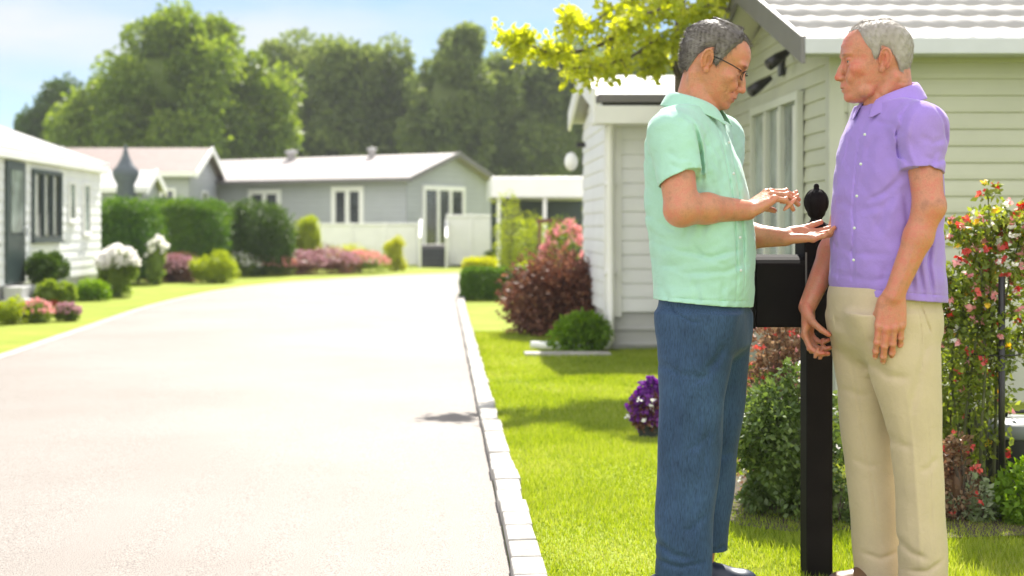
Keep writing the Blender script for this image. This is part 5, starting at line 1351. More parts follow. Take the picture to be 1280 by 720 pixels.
def nails(body, tips, me=None):
    for (p, d, n, r_) in tips:
        mb = MB()
        p, d, n = A3(p), unit(A3([d]))[0], unit(A3([n]))[0]; s_ = np.cross(d, n); up = -n
        vs_ = []; K = 5; J = 4
        for j in range(J + 1):
            for i in range(K + 1):
                a = (i / K - .5) * 1.5; L = -.004 + .0095 * j / J; rr = r_ * 1.05
                vs_.append(p + d * L * (r_ / .007) * .9 + s_ * rr * math.sin(a) * (.95 if 0 < j < J else .75) + up * rr * math.cos(a) * (1 - .1 * max(0, j - 2)))
        mb.add(vs_, [(j * (K + 1) + i, j * (K + 1) + i + 1, (j + 1) * (K + 1) + i + 1, (j + 1) * (K + 1) + i) for j in range(J) for i in range(K)])
        mb.put('fingernail', M_nail, body, smooth=True)
def shirt_build(G, torso, F2, S2, shoulders, sleeves, neck, wrinkle, hemfn):
    """shoulders: capsule prims; sleeves: (shoulder, elbow, hem centre, r0, r1, tilt)"""
    X, Y, Z = np.meshgrid(*G.ax, indexing='ij', sparse=True)
    G.union(loft(torso, F2, S2, 2.25, .0), .01)
    for c_ in shoulders: G.union(c_, .04)
    for sh, el, hm, r0, r1, tl in sleeves: G.union(capsule(sh, sh * .7 + hm * .3, r0 * .98, r0), .04)
    T = G.f.copy(); S = np.full_like(T, 1.0); cav = []
    for sh, el, hm, r0, r1, tl in sleeves:
        u_ = unit(A3([el - sh + A3(tl)]))[0]; end = hm + u_ * .08; r2 = r1 + (r1 - r0) * .3
        lo, hi, fn = capsule(sh, end, r0, r2); sl, x, y, z = G.sub([v - .03 for v in lo], [v + .03 for v in hi])
        q = fn(x, y, z); w_ = (x - hm[0]) * u_[0] + (y - hm[1]) * u_[1] + (z - hm[2]) * u_[2]
        S[sl] = np.minimum(S[sl], np.maximum(q, w_)); cav.append((sl, q, w_))
    h = np.clip(.5 + .5 * (S - T) / .016, 0, 1); G.f = (S * (1 - h) + T * h - .016 * h * (1 - h)).astype(np.float32)
    before = G.f.copy(); wrinkle(G); Dd = G.f - before; f0 = G.f.copy()
    for sl, q, w_ in cav:
        inner = np.maximum(np.maximum(q + .0055 + Dd[sl], -(w_ + .055)), np.maximum(w_ - .02, .03 - T[sl])); G.f[sl] = np.maximum(G.f[sl], -inner)
    hem = hemfn(X, Y); G.f = np.maximum(G.f, hem - Z); G.f = np.maximum(G.f, -np.maximum(f0 + .006, Z - hem - .04)).astype(np.float32)
    for c_, k_ in neck: G.cut(c_, k_)

# =================== man in the mint shirt (left) ====================
D0 = 4.25; P = mk_person('', D0); yaw = R(25)
F2 = np.array([math.cos(yaw), -math.sin(yaw)]); S2 = np.array([math.sin(yaw), math.cos(yaw)])
FL, SLv = np.array([*F2, 0]), np.array([*S2, 0])
torso = sect(P, D0, [(138, 826, 890, .12), (150, 815, 900, .15), (165, 808, 911, .17), (185, 804.5, 920, .185), (210, 804, 929, .19), (240, 805, 936, .185), (270, 807.5, 940, .18), (300, 812, 943, .18), (330, 815, 944.5, .182), (355, 817, 943.5, .183), (382, 817, 941, .186), (400, 817, 941, .186)], yaw)
nearS, farS = P(841, 170, -.165), P(902, 172, .165)
nearE, nearWr = P(852, 262, -.235), P(934, 263, -.12)
farE, farWr = P(902, 293, .17), P(982, 297, .03)
hc = P(893, 77, -.01); hp = R(26); hy = R(14)
hf = np.array([math.cos(hp) * math.cos(hy), -math.cos(hp) * math.sin(hy), -math.sin(hp)]); hs = np.array([math.sin(hy), math.cos(hy), 0]); hu = np.cross(hf, hs); hu = hu if hu[2] > 0 else -hu
HSC = 1.03
# body: one continuous skin
xs_ = ax(P(795, 0)[0], 1.16, .0025); ys_ = ax(D0 - .36, D0 + .30, .0028, ((D0 - .11, D0 + .1, .0024),))
zs_ = ax(.0, 1.77, .008, ((1.0, 1.26, .0023), (1.36, 1.77, .0023)))
G = Grid(xs_, ys_, zs_)
G.union(loft(torso, F2, S2, 2.2, -.032), .01)
for sh, t in ((nearS, -1), (farS, 1)): G.union(capsule(P(868, 145), sh, .045, .05), .03)
G.union(capsule(P(866, 150, .0), P(878, 98, .0), .066, .060), .02); G.union(capsule(P(880, 130, -.01), P(890, 108, -.005), .045, .05), .02)
arm(G, [nearS, nearE], [.055, .047]); 
fm = nearE * .62 + nearWr * .38
arm(G, [nearE, fm + np.array([0, 0, .004]), nearWr], [.0455, .0425, .029], .018)
G.union(ellipsoid(nearE + np.array([-.006, 0, -.004]), (.036, .034, .034)), .02)
arm(G, [farS, farE], [.05, .044]); fm = farE * .55 + farWr * .45; arm(G, [farE, fm, farWr], [.044, .039, .026], .018)
for py0, dyy, c0, c1, c2 in ((0, -.09, 866, 861, 853), (0, .09, 905, 893, 876)):
    arm(G, [P(c0 + 2, 425, dyy), P(c1, 550, dyy), P(c2, 712, dyy)], [.075, .05, .035]); G.union(capsule(P(c2, 725, dyy), P(c2 + 30, 735, dyy), .03, .025), .02)
HP = build_head(G, hc, hf, hu, hs, HSC, smile=.014)
q_ = hc
# keep reference to the bare skull for the hair
def skull_ref(c, f, u, s, sc, widen=1.0):
    GG = type('o', (), {})(); box = []
    class Cap:
        def union(self, prim, k): box.append(prim); raise StopIteration
    try: build_head(Cap(), c, f, u, s, sc, widen=widen)
    except StopIteration: pass
    return box[0]
HP.skull = skull_ref(hc, hf, hu, hs, HSC)
# neck creases, smile
crease(G, [HP(-.0, -.052, -.075), HP(-.02, -.06, -.1), HP(-.03, -.06, -.13)], .007, .003)
crease(G, [HP(.03, -.05, -.105), HP(.0, -.055, -.12), HP(-.03, -.06, -.115)], .005, .003)
G.union(capsule(HP(-.035, -.055, -.06), HP(.03, -.035, -.17), .012, .013), .02)
crease(G, [HP(-.005, -.064, -.062), HP(.025, -.056, -.092), HP(.06, -.035, -.112)], .008, .0045)
crease(G, [HP(.086, -.02, .001), HP(.083, -.034, .0), HP(.075, -.046, .003)], .002, .0016)
crease(G, [HP(.07, -.04, -.062), HP(.068, -.044, -.075), HP(.072, -.04, -.086)], .003, .0022)
# near (right) hand, pinching above the post
hd = unit(A3([[.80, .15, .50]]))[0]
tN, HN = build_hand(G, nearWr, hd, (.52, .34, -.75), 1, .187, ((.62, .42, .25), (.55, .36, .22), (.6, .42, .25), (.66, .5, .3)), (.62, .35, .2), .02, tspread=.38)
# far (left) hand, palm up, cupped
tF, HF_ = build_hand(G, farWr, (.97, -.12, .06), (-.05, -.45, 1), -1, .18, ((.12, .22, .2), (.16, .25, .2), (.2, .28, .22), (.26, .32, .25)), (.05, .2, .1), .02, cupped=.25, tspread=.35)
# veins / tendons on the forearm
for a0, a1, o_ in ((.15, .9, .012), (.3, 1.0, -.006)):
    p = nearE * (1 - a0) + nearWr * a0 + np.array([0, -.034, o_]); q = nearE * (1 - a1) + nearWr * a1 + np.array([0, -.024, o_ * .5]); crease(G, [p, (p + q) / 2 + np.array([0, 0, .005]), q], .004, -.002)
V, Fc = G.mesh()
body = put('person', np_mesh('person', V, Fc), M_skinL, None, (float(P(870, 0)[0]), D0, 0), smooth=True)
props(body, 'man in mint green shirt, glasses and blue jeans, looking down at his raised hands', 'person')
Mh = np.array([hf, hs, hu])
tone(body.data, V, [(HP(.095, 0, -.076), (Mh, (.016, .024, .0095)), (.86, .58, .56)), (HP(.084, -.026, -.0735 + .014), (Mh, (.012, .008, .0028)), (.5, .36, .33)), (HP(.11, 0, -.045), .02, (1.0, .9, .88)), (HP(.07, -.05, -.03), .024, (1, .93, .91)), (HP(-.012, -.08, -.01), .03, (1, .9, .87)),  # second spot paints shade into the mouth corner crease
                     (HP(.082, -.03, .001), (Mh, (.014, .02, .005)), (.42, .33, .3)), (HP(.082, .03, .001), (Mh, (.014, .02, .005)), (.42, .33, .3)), (HP(.085, -.032, .019), (Mh, (.02, .022, .006)), (.45, .38, .34)), (HP(.085, .032, .019), (Mh, (.02, .022, .006)), (.45, .38, .34)),
                     (HP(.07, 0, -.09), (Mh, (.05, .07, .035)), (.9, .87, .88))] + [(t[0], .014, (1, .82, .8)) for t in tN + tF])
nails(body, tN); nails(body, tF)
# shirt
zs_ = ax(P(0, 402)[2], P(0, 108)[2], .0032); G = Grid(ax(P(795, 0)[0], P(960, 0)[0], .0032), ax(D0 - .36, D0 + .32, .0034), zs_)
nSl = nearS * .40 + nearE * .60; fSl = farS * .3 + farE * .7
YN = (D0 - .4, D0 + .02)
def pz(l, dy=-.17): return [tuple(P(px, py, dy)[[0, 2]]) for px, py in l]
pl = [(900, 152), (908, 190), (913, 225), (917, 262), (920, 300), (921, 345), (920, 382)]
def wrL(G):
    for l, w_, d_ in [([(866, 160), (874, 190), (877, 228)], .006, .0075), ([(852, 205), (862, 214), (874, 216)], .008, .004), ([(830, 205), (845, 214), (862, 214)], .007, .003), ([(828, 188), (842, 200), (856, 202)], .008, .003),
                 ([(882, 212), (894, 236), (898, 275)], .012, .004), ([(880, 232), (868, 262), (858, 300)], .011, .0045), ([(886, 232), (884, 265), (876, 300)], .010, .003), ([(818, 300), (850, 314), (890, 322), (930, 312)], .009, .0045), ([(822, 330), (860, 342), (905, 340), (938, 330)], .010, .0035),
                 ([(862, 300), (880, 322), (912, 334)], .009, .003), ([(818, 318), (836, 332), (856, 334)], .009, .003),
                 ([(830, 355), (836, 368), (838, 380)], .009, .003), ([(868, 350), (872, 368), (872, 382)], .01, .0025), ([(905, 352), (903, 368), (904, 384)], .009, .003), ([(816, 180), (814, 215), (818, 245)], .010, .003), ([(810, 262), (826, 276), (850, 292)], .009, .004), ([(808, 282), (826, 296), (846, 306)], .009, .003),
                 ([(888, 160), (903, 200), (906, 236)], .014, .003), ([(880, 172), (892, 196), (896, 212)], .009, .003), ([(835, 140), (842, 152), (856, 158)], .009, .003), ([(850, 146), (864, 154), (872, 176)], .005, .003), ([(926, 262), (934, 290), (934, 330)], .008, .003), ([(925, 200), (930, 230), (930, 255)], .008, .0025)]:
        ycrease(G, pz(l), w_, d_, YN); ycrease(G, [(p[0] + .012, p[1] - .008) for p in pz(l)], w_ * 1.2, -d_ * .5, YN)
    ycrease(G, pz(pl, -.14), .0032, .0045, (D0 - .26, D0 - .02)); ycrease(G, pz([(x + 12, y) for x, y in pl], -.14), .0028, .003, (D0 - .26, D0 - .02))
    ycrease(G, [(P(817, 379, 0)[0], P(0, 372, -.17)[2]), (P(941, 379)[0], P(0, 379, -.17)[2])], .0022, .0018, (D0 - .4, D0 + .4))
    wob(G, .0026, 26, 5, np.array([0, D0 - .5, .5]), np.array([2, D0 + .5, 2]), (1, 1, 1.3)); wob(G, .0011, 60, 6, np.array([0, D0 - .5, .5]), np.array([2, D0 + .5, 2]), (1, 1, 1.2))
shirt_build(G, torso, F2, S2, [capsule(P(866, 150), nearS, .058, .066), capsule(P(866, 150), farS, .058, .062)],
            [(nearS, nearE, nSl, .066, .068, (.05, 0, 0)), (farS, farE, fSl, .062, .064, (0, 0, 0))],
            [(capsule(P(866, 156), P(880, 100), .060, .072), .004)], wrL,
            lambda X, Y: P(0, 373)[2] + (P(0, 384)[2] - P(0, 373)[2]) * (X - P(817, 0)[0]) / (P(941, 0)[0] - P(817, 0)[0]))
V, Fc = G.mesh(); shirt = put('shirt', np_mesh('shirt', V, Fc), M_mint, body, smooth=True)
collar(shirt, M_mint, P(869, 0), F2, S2, .071, .072, P(0, 127)[2], P(0, 150)[2], hb=.034, outl=.045, tip=.07, gap=.34)
for px, py in ((911, 178), (917, 217), (921, 257), (925, 297), (926, 338)):
    p = P(px, py, -.155); MB().lathe([(.0032, 0), (.0042, .0008), (.0042, .0018), (0, .002)], (0, 0, 0), 12).put('button', M_btn, shirt, smooth=True)
    o = bpy.context.scene.collection.objects[-1]; o.matrix_parent_inverse = Matrix.Translation(-wpos(shirt)); o.location = p; o.rotation_euler = (R(90), 0, R(20))
# jeans
G = Grid(ax(P(800, 0)[0], P(955, 0)[0], .0034), ax(D0 - .27, D0 + .27, .0034), ax(P(0, 730)[2], P(0, 358)[2], .0036))
zz = lambda py: P(0, py)[2]
G.union(loft(sect(P, D0, [(355, 828, 936, .165), (372, 824, 937, .17), (398, 821, 938, .172), (415, 823, 937, .162), (432, 830, 934, .135), (448, 846, 915, .09), (462, 862, 896, .04)], yaw), F2, S2, 2.3), .01)
def leg(G, rows, dy, wd, yw):
    r_ = [(py, xl, xr, w2) for (py, xl, xr), w2 in zip(rows, wd)]
    G.union(loft(sect(P, D0, r_, yw, dy), (math.cos(yw), -math.sin(yw) if FACE > 0 else math.sin(yw)), (math.sin(yw), math.cos(yw)) if FACE > 0 else (-math.sin(yw), math.cos(yw)), 2.15), .03)
FACE = 1
leg(G, [(392, 822.5, 924), (450, 824, 914), (500, 824.5, 905), (550, 823, 901), (600, 821.5, 896), (650, 820, 891), (690, 819.5, 888), (718, 819, 888)], -.085, (.085, .09, .086, .08, .076, .074, .074, .075), R(20))
leg(G, [(392, 850, 937), (450, 856, 935), (500, 855, 931), (550, 850, 924), (600, 845, 918), (650, 842, 911), (690, 838, 907), (718, 838, 907)], .09, (.085, .09, .086, .08, .076, .074, .074, .075), R(20))
YN = (D0 - .3, D0 - .02)
def pz(l, dy=-.15): return [tuple(P(px, py, dy)[[0, 2]]) for px, py in l]
ycrease(G, pz([(838, 376), (846, 392), (862, 402), (876, 402)]), .0028, .0032, YN)            # pocket opening
for l, w_, d_ in [([(853, 380), (848, 460), (841, 560), (836, 640), (834, 718)], .0026, .0022), ([(905, 430), (893, 450), (880, 462)], .012, .005), ([(900, 445), (880, 470), (860, 480)], .012, .004),
                 ([(826, 455), (850, 468), (880, 470)], .012, .0035), ([(888, 540), (872, 556), (858, 562)], .012, .003), ([(880, 470), (884, 540), (876, 620)], .010, .003), ([(856, 470), (850, 560), (848, 650)], .014, -.003),
                 ([(884, 640), (866, 660), (852, 664)], .012, .0035), ([(822, 680), (842, 694), (868, 698)], .010, .005), ([(822, 703), (850, 709), (884, 702)], .008, .004), ([(870, 480), (872, 520), (868, 560)], .012, .003), ([(868, 590), (866, 640), (860, 690)], .012, .003)]:
    ycrease(G, pz(l), w_, d_, YN); 
for l, w_, d_ in [([(915, 440), (905, 520), (896, 600)], .012, .003), ([(884, 560), (900, 568), (916, 562)], .012, .0025), ([(876, 680), (892, 688), (906, 680)], .009, .004)]:
    ycrease(G, pz(l, .05), w_, d_, (D0 - .02, D0 + .2))
wob(G, .0028, 24, 9, np.array([0, D0 - .5, 0]), np.array([2, D0 + .5, 2]), (1, 1, .7))
X, Y, Z = np.meshgrid(*G.ax, indexing='ij', sparse=True)
hemz = np.where(Y < D0 - .0, P(0, 716)[2], P(0, 699)[2]) + .012 * np.sin((X - P(850, 0)[0]) * 14); G.f = np.maximum(G.f, hemz - Z)
G.f = np.maximum(G.f, Z - P(0, 364)[2] + 0 * X + 0 * Y).astype(np.float32)
V, Fc = G.mesh(); put('jeans', np_mesh('jeans', V, Fc), M_jeans, body, smooth=True)
shoe(body, A3([P(856, 0, -.09)[0], D0 - .09, 0]), (.93, -.36, 0), M_shoe); shoe(body, A3([P(876, 0, .09)[0], D0 + .09, 0]), (.97, -.22, 0), M_shoe)
# hair
def combL(Pt, N): 
    back = -hf * .75 + hu * .1; return (back[None] - N * (back @ N.T)[:, None]) * 1.0 + np.array([0, 0, -.25]) * (((Pt - hc) @ hu) < .03)[:, None]
LINE_L = [(-.13, -.075), (-.075, -.078), (-.052, -.06), (-.042, .0), (-.03, .022), (-.008, .024), (.0, -.012), (.018, -.016), (.026, .018), (.036, .046), (.046, .072), (.06, .083), (.12, .09)]
MH = hair_material('greying_brown_hair', [(.03, .022, .018), (.072, .057, .049), (.38, .35, .33)])
hair_obj(body, HP, hc, hf, hu, hs, HSC, LINE_L, .0125, .0075, MH, 42000, .016, .00033, 3, combL, nz=.0008)
# glasses, browless thin dark frame
gl = MB()
for t in (-1, 1):
    ring = [HP(.099 - .012 * abs(math.cos(a)) * (1 if t * math.cos(a) > 0 else .3), t * (.033 + .0235 * math.cos(a)), -.004 + .0145 * math.sin(a)) for a in np.linspace(0, 2 * PI, 22)]
    gl.tube([tuple(p) for p in ring], .0014, 6, False)
    gl.tube([tuple(p) for p in (HP(.087, t * .0575, .003), HP(.06, t * .074, .006), HP(.02, t * .0765, .008), HP(-.012, t * .078, .006), HP(-.027, t * .075, -.018))], .0017, 6)
gl.tube([tuple(HP(.0995, -.010, .0)), tuple(HP(.104, 0, .003)), tuple(HP(.0995, .010, .0))], .0014, 6)
gl.put('glasses', M_black, body, smooth=True)
for t in (-1, 1):
    p = HP(.0715, .0315 * t, -.001); MB().lathe([(.0118 * math.cos(a), .0118 * math.sin(a)) for a in np.linspace(-PI / 2, PI / 2, 10)], tuple(p), 16).put('eye', M_eye, body, smooth=True)

# =================== man in the lilac shirt (right) ====================
D0 = 4.22; P = mk_person('', D0); yaw = R(20)
F2 = np.array([-math.cos(yaw), -math.sin(yaw)]); S2 = np.array([math.sin(yaw), -math.cos(yaw)])
torso = sect(P, D0, [(132, 1078, 1140, .12), (148, 1070, 1158, .155), (165, 1064, 1166, .175), (190, 1058, 1168, .185), (220, 1053, 1167, .185), (250, 1049.5, 1167, .18), (280, 1046.5, 1169, .178), (310, 1045, 1172, .178), (340, 1045, 1173, .18), (376, 1045, 1174, .182), (395, 1045, 1174, .182)], yaw)
nearS, farS = P(1151, 158, -.165), P(1090, 165, .165)
nearE, nearWr = P(1161, 258, -.215), P(1117, 370, -.20)
farE, farWr = P(1058, 272, .2), P(1009, 384, .11)
hc = P(1094, 74.5, 0); hp = R(5); hy = R(-7)
hf = np.array([-math.cos(hp) * math.cos(hy), -math.cos(hp) * math.sin(hy), -math.sin(hp)]); hs = unit(A3([[hf[1] * -1, hf[0], 0]]))[0]; hu = np.cross(hf, hs); hu = hu if hu[2] > 0 else -hu
HSR = 1.03
xs_ = ax(P(990, 0)[0] - .01, P(1195, 0)[0] + .02, .0025); ys_ = ax(D0 - .29, D0 + .30, .0026)
zs_ = ax(.0, 1.77, .008, ((P(0, 465)[2], P(0, 360)[2], .0023), (1.36, 1.77, .0023)))
G = Grid(xs_, ys_, zs_)
G.union(loft(torso, F2, S2, 2.2, -.032), .01)
for sh in (nearS, farS): G.union(capsule(P(1115, 140), sh, .045, .05), .03)
G.union(capsule(P(1116, 145), P(1112, 92), .064, .060), .02); G.union(capsule(P(1098, 138), P(1096, 112), .042, .044), .02)
arm(G, [nearS, nearE], [.053, .042]); fm = nearE * .66 + nearWr * .34 + np.array([.004, 0, 0]); arm(G, [nearE, fm, nearWr], [.042, .0395, .0275], .018)
G.union(ellipsoid(nearE + np.array([.010, 0, .0]), (.032, .031, .034)), .02)
arm(G, [farS, farE], [.052, .043]); fm = farE * .62 + farWr * .38; arm(G, [farE, fm, farWr], [.043, .039, .026], .018)
for dyy, c0, c1, c2 in ((-.09, 1132, 1144, 1152), (.09, 1082, 1088, 1100)):
    arm(G, [P(c0, 425, dyy), P(c1, 550, dyy), P(c2, 712, dyy)], [.072, .05, .035]); G.union(capsule(P(c2, 730, dyy), P(c2 - 30, 740, dyy), .03, .025), .02)
HP = build_head(G, hc, hf, hu, hs, HSR, old=1.0, widen=1.0, smile=.004)
HP.skull = skull_ref(hc, hf, hu, hs, HSR)
t_ = 1
G.union(capsule(HP(-.04, .055, -.06), HP(.035, .03, -.17), .012, .013), .018)
crease(G, [HP(.02, .05, -.09), HP(-.015, .056, -.13), HP(-.0, .055, -.17)], .007, .0035)
crease(G, [HP(-.06, .05, -.09), HP(-.05, .06, -.12)], .006, .003); crease(G, [HP(.045, .04, -.12), HP(.02, .05, -.15), HP(.02, .05, -.18)], .006, .003)
for q in (-.075, -.09, -.104): crease(G, [HP(-.085, .0, q), HP(-.07, .045, q - .004), HP(-.045, .06, q - .002)], .003, .002)
for t in (-1, 1): G.cut(ellipsoid(HP(.0845, .0315 * t, -.001), (.0065, .0115, .0032), np.array([hf, hs, hu])), .002)
tN, HN = build_hand(G, nearWr, (-.10, .0, -1), (.30, .93, 0), -1, .192, ((.12, .25, .22), (.16, .3, .25), (.22, .34, .28), (.28, .42, .3)), (.35, .3, .2), .018, tspread=.3)
tF, HF_ = build_hand(G, farWr, (-.02, -.05, -1), (.85, -.45, 0), 1, .178, ((.4, .6, .5), (.48, .7, .5), (.55, .75, .55), (.62, .78, .6)), (.7, .6, .4), .02, tspread=.45)
for a0, a1, o_ in ((.3, 1.05, .010), (.45, 1.1, -.008)):
    p = nearE * (1 - a0) + nearWr * a0 + np.array([o_, -.036, 0]); q = nearE * (1 - a1) + nearWr * a1 + np.array([o_ * .6, -.024, 0]); crease(G, [p, (p + q) / 2 + np.array([.005, -.001, 0]), q], .004, -.0022)
V, Fc = G.mesh()
body = put('person', np_mesh('person', V, Fc), M_skinR, None, (float(P(1115, 0)[0]), D0, 0), smooth=True)
props(body, 'grey haired man in lilac shirt and khaki trousers with his arms hanging', 'person')
Mh = np.array([hf, hs, hu])
tone(body.data, V, [(HP(.095, 0, -.076), (Mh, (.016, .022, .0085)), (.86, .6, .58)), (HP(.11, 0, -.045), .02, (1.0, .84, .8)), (HP(.06, .055, -.03), .028, (1, .9, .87)), (HP(-.012, .08, -.01), .03, (1, .88, .85)),
                     (HP(.087, .032, .019), (Mh, (.018, .02, .0045)), (.7, .66, .64)), (HP(-.06, .055, -.11), .035, (1, .8, .75))] + [(t[0], .014, (1, .8, .78)) for t in tN + tF])
nails(body, tN); nails(body, tF)
for t in (-1, 1):
    p = HP(.0715, .0315 * t, -.001); o = MB().lathe([(.0122 * math.cos(a), .0122 * math.sin(a)) for a in np.linspace(-PI / 2, PI / 2, 12)], tuple(p), 16).put('eye', M_eye, body, smooth=True)
    p2 = HP(.0715 + .0075, .0318 * t, -.0012); MB().lathe([(.0055 * math.cos(a), .0055 * math.sin(a)) for a in np.linspace(-PI / 2, PI / 2, 10)], tuple(p2), 14).put('iris', M_iris, o, smooth=True)
# shirt
G = Grid(ax(P(1030, 0)[0], P(1198, 0)[0] + .01, .0032), ax(D0 - .34, D0 + .32, .0034), ax(P(0, 402)[2], P(0, 92)[2], .0032))
nSl = nearS * .42 + nearE * .58; fSl = farS * .42 + farE * .58
YN = (D0 - .4, D0 + .02)
def pz(l, dy=-.17): return [tuple(P(px, py, dy)[[0, 2]]) for px, py in l]
pl = [(1082, 146), (1074, 170), (1069, 200), (1064, 240), (1061, 290), (1060, 340), (1060, 372)]
def wrR(G):
    for l, w_, d_ in [([(1140, 126), (1126, 145), (1121, 170), (1125, 195), (1130, 210)], .0055, .006), ([(1160, 130), (1174, 155), (1181, 185)], .006, .004), ([(1122, 232), (1108, 262), (1100, 300)], .012, .004), ([(1132, 240), (1136, 280), (1130, 320)], .011, .0045),
                 ([(1126, 222), (1110, 240), (1090, 252)], .009, .004), ([(1062, 245), (1085, 262), (1110, 258)], .013, .003), ([(1052, 300), (1080, 318), (1120, 320)], .012, .0035), ([(1158, 295), (1148, 330), (1155, 370)], .007, .005), ([(1168, 290), (1162, 330), (1167, 372)], .006, .005), ([(1050, 340), (1090, 352), (1140, 346)], .011, .003),
                 ([(1140, 172), (1156, 180), (1174, 176)], .010, .003), ([(1144, 196), (1160, 204), (1180, 198)], .009, .003), ([(1096, 146), (1084, 185), (1078, 220)], .011, .003), ([(1102, 160), (1094, 200), (1088, 235)], .010, .003), ([(1148, 214), (1155, 206), (1160, 190)], .008, .003), ([(1105, 146), (1118, 156), (1124, 172)], .008, .003), ([(1110, 330), (1106, 350), (1108, 372)], .009, .003), ([(1140, 300), (1138, 335), (1142, 370)], .008, .004)]:
        ycrease(G, pz(l), w_, d_, YN); ycrease(G, [(p[0] + .012, p[1] - .008) for p in pz(l)], w_ * 1.2, -d_ * .5, YN)
    ycrease(G, pz(pl, -.13), .003, .004, (D0 - .26, D0 - .02)); ycrease(G, pz([(x + 12, y) for x, y in pl], -.13), .0026, .003, (D0 - .26, D0 - .02))
    ycrease(G, [(P(1040, 0)[0], P(0, 360, -.15)[2]), (P(1178, 0)[0], P(0, 371, -.15)[2])], .0022, .0018, (D0 - .4, D0 + .4))
    wob(G, .0026, 26, 15, np.array([0, D0 - .5, .5]), np.array([3, D0 + .5, 2]), (1, 1, 1.3)); wob(G, .0011, 60, 16, np.array([0, D0 - .5, .5]), np.array([3, D0 + .5, 2]), (1, 1, 1.2))
shirt_build(G, torso, F2, S2, [capsule(P(1116, 140), nearS, .056, .062), capsule(P(1116, 140), farS, .056, .062)],
            [(nearS, nearE, nSl, .062, .060, (-.04, 0, 0)), (farS, farE, fSl, .06, .06, (0, 0, 0))],
            [(capsule(P(1115, 148), P(1112, 92), .058, .070), .004), (capsule(P(1096, 136), P(1088, 108), .03, .045), .006)], wrR,
            lambda X, Y: P(0, 366)[2] + (P(0, 377)[2] - P(0, 366)[2]) * (X - P(1045, 0)[0]) / (P(1174, 0)[0] - P(1045, 0)[0]))
V, Fc = G.mesh(); shirt = put('shirt', np_mesh('shirt', V, Fc), M_lilac, body, smooth=True)
collar(shirt, M_lilac, P(1113, 0), F2, S2, .073, .071, P(0, 116)[2], P(0, 141)[2], hb=.034, outl=.05, tip=.07, gap=.36)
for px, py in ((1081, 168), (1076, 205), (1071, 245), (1068, 285), (1067, 325)):
    p = P(px, py, -.15); o = MB().lathe([(.0032, 0), (.0042, .0008), (.0042, .0018), (0, .002)], (0, 0, 0), 12).put('button', M_btn, shirt, smooth=True)
    o.matrix_parent_inverse = Matrix.Translation(-wpos(shirt)); o.location = p; o.rotation_euler = (R(90), 0, R(-25))
# trousers
G = Grid(ax(P(1022, 0)[0], P(1192, 0)[0], .0034), ax(D0 - .27, D0 + .27, .0034), ax(P(0, 750)[2], P(0, 352)[2], .0036))
G.union(loft(sect(P, D0, [(350, 1046, 1166, .165), (368, 1041, 1168, .17), (398, 1039.5, 1169, .174), (415, 1042, 1168, .162), (432, 1052, 1158, .135), (448, 1068, 1138, .09), (462, 1086, 1116, .04)], yaw), F2, S2, 2.3), .01)
FACE = -1
leg(G, [(392, 1058, 1172), (450, 1082, 1174.5), (500, 1100, 1175.5), (550, 1112, 1176), (600, 1118, 1177), (650, 1122, 1179), (700, 1125, 1181), (740, 1127, 1183)], -.088, (.085, .09, .086, .078, .074, .072, .072, .072), R(18))
leg(G, [(392, 1038, 1134), (450, 1042.5, 1130), (500, 1048, 1124), (550, 1053, 1122), (600, 1059, 1124), (650, 1065, 1126), (700, 1070, 1129), (740, 1073, 1131)], .09, (.085, .09, .086, .078, .074, .072, .072, .072), R(18))
for l, w_, d_ in [([(1150, 378), (1158, 402), (1166, 420)], .003, .004), ([(1146, 385), (1150, 420), (1150, 470)], .0026, .0022), ([(1152, 470), (1160, 560), (1164, 650), (1166, 718)], .0026, .0018), ([(1085, 420), (1100, 436), (1120, 440)], .011, .003), ([(1090, 452), (1110, 470), (1135, 472)], .012, .004),
                 ([(1114, 545), (1126, 556), (1140, 560)], .011, .003), ([(1174, 570), (1160, 584), (1148, 590)], .011, .0025), ([(1128, 470), (1140, 560), (1148, 660), (1150, 716)], .007, -.0028), ([(1110, 500), (1124, 560), (1132, 640)], .010, .0025), ([(1128, 676), (1140, 692), (1158, 698)], .009, .005), ([(1178, 700), (1158, 714), (1138, 716)], .008, .005), ([(1140, 480), (1135, 520), (1140, 560)], .012, .003), ([(1048, 395), (1062, 405), (1074, 430)], .01, .003), ([(1162, 425), (1150, 450), (1140, 500)], .012, .003)]:
    ycrease(G, pz(l, -.15), w_, d_, (D0 - .3, D0 - .01))
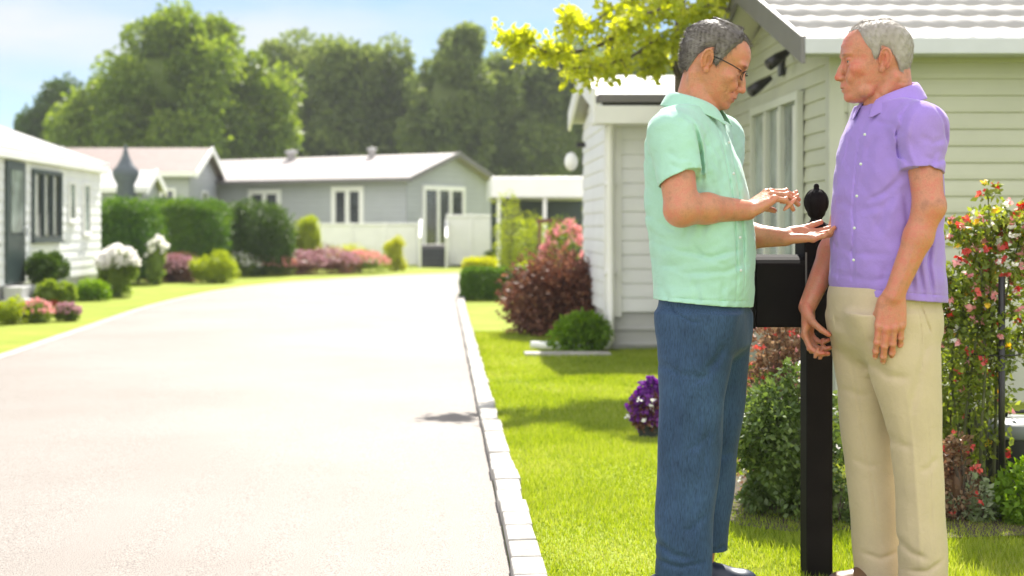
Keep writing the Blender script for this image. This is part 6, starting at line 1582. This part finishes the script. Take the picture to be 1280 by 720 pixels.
for l, w_, d_ in [([(1058, 445), (1072, 520), (1086, 600), (1096, 680)], .004, .002), ([(1052, 484), (1068, 492), (1084, 492)], .012, .003), ([(1064, 572), (1080, 580), (1096, 580)], .011, .0025), ([(1076, 690), (1098, 696), (1120, 688)], .009, .004)]:
    ycrease(G, pz(l, .05), w_, d_, (D0 - .02, D0 + .2))
wob(G, .003, 22, 19, np.array([0, D0 - .5, 0]), np.array([3, D0 + .5, 2]), (1, 1, .7))
X, Y, Z = np.meshgrid(*G.ax, indexing='ij', sparse=True)
G.f = np.maximum(G.f, P(0, 738)[2] - .0 * Y - Z + 0 * X + .01 * np.sin(X * 30)); G.f = np.maximum(G.f, Z - P(0, 358)[2] + 0 * X + 0 * Y).astype(np.float32)
V, Fc = G.mesh(); put('trousers', np_mesh('trousers', V, Fc), M_khaki, body, smooth=True)
shoe(body, A3([P(1152, 0, -.09)[0], D0 - .09, 0]), (-.93, -.36, 0), M_tanshoe); shoe(body, A3([P(1100, 0, .09)[0], D0 + .09, 0]), (-.97, -.22, 0), M_tanshoe)
def combR(Pt, N):
    back = -hf * .5 - hu * .45; return (back[None] - N * (back @ N.T)[:, None])
LINE_R = [(-.13, -.068), (-.08, -.072), (-.055, -.052), (-.042, .0), (-.03, .022), (-.006, .024), (.002, -.008), (.014, -.008), (.022, .026), (.036, .05), (.045, .078), (.065, .09), (.12, .095)]
MHR = hair_material('silver_hair', [(.2, .17, .14), (.40, .36, .33), (.66, .64, .61)], .5)
hair_obj(body, HP, hc, hf, hu, hs, HSR, LINE_R, .006, .0085, MHR, 36000, .013, .0003, 13, combR, nz=.0008)
MB().tube([tuple(HP(.094, .018, .018)), tuple(HP(.088, .038, .024))], .001, 4).put('eyebrow', MHR, body)
# ------------------------------------------------------------------ air
hz = MB(); hz.box(-160, 160, -30, 135, -1.0, 32); m = bpy.data.materials.new('air'); m.use_nodes = True; nt = m.node_tree; nt.nodes.remove(nt.nodes['Principled BSDF'])
pv = nt.nodes.new('ShaderNodeVolumePrincipled'); pv.inputs['Density'].default_value = .0007; pv.inputs['Color'].default_value = (.93, .96, 1, 1); pv.inputs['Anisotropy'].default_value = 0
nt.links.new(pv.outputs[0], nt.nodes['Material Output'].inputs['Volume'])
o = hz.put('haze', m); props(o, 'thin summer haze over the whole park', 'haze', kind='stuff')
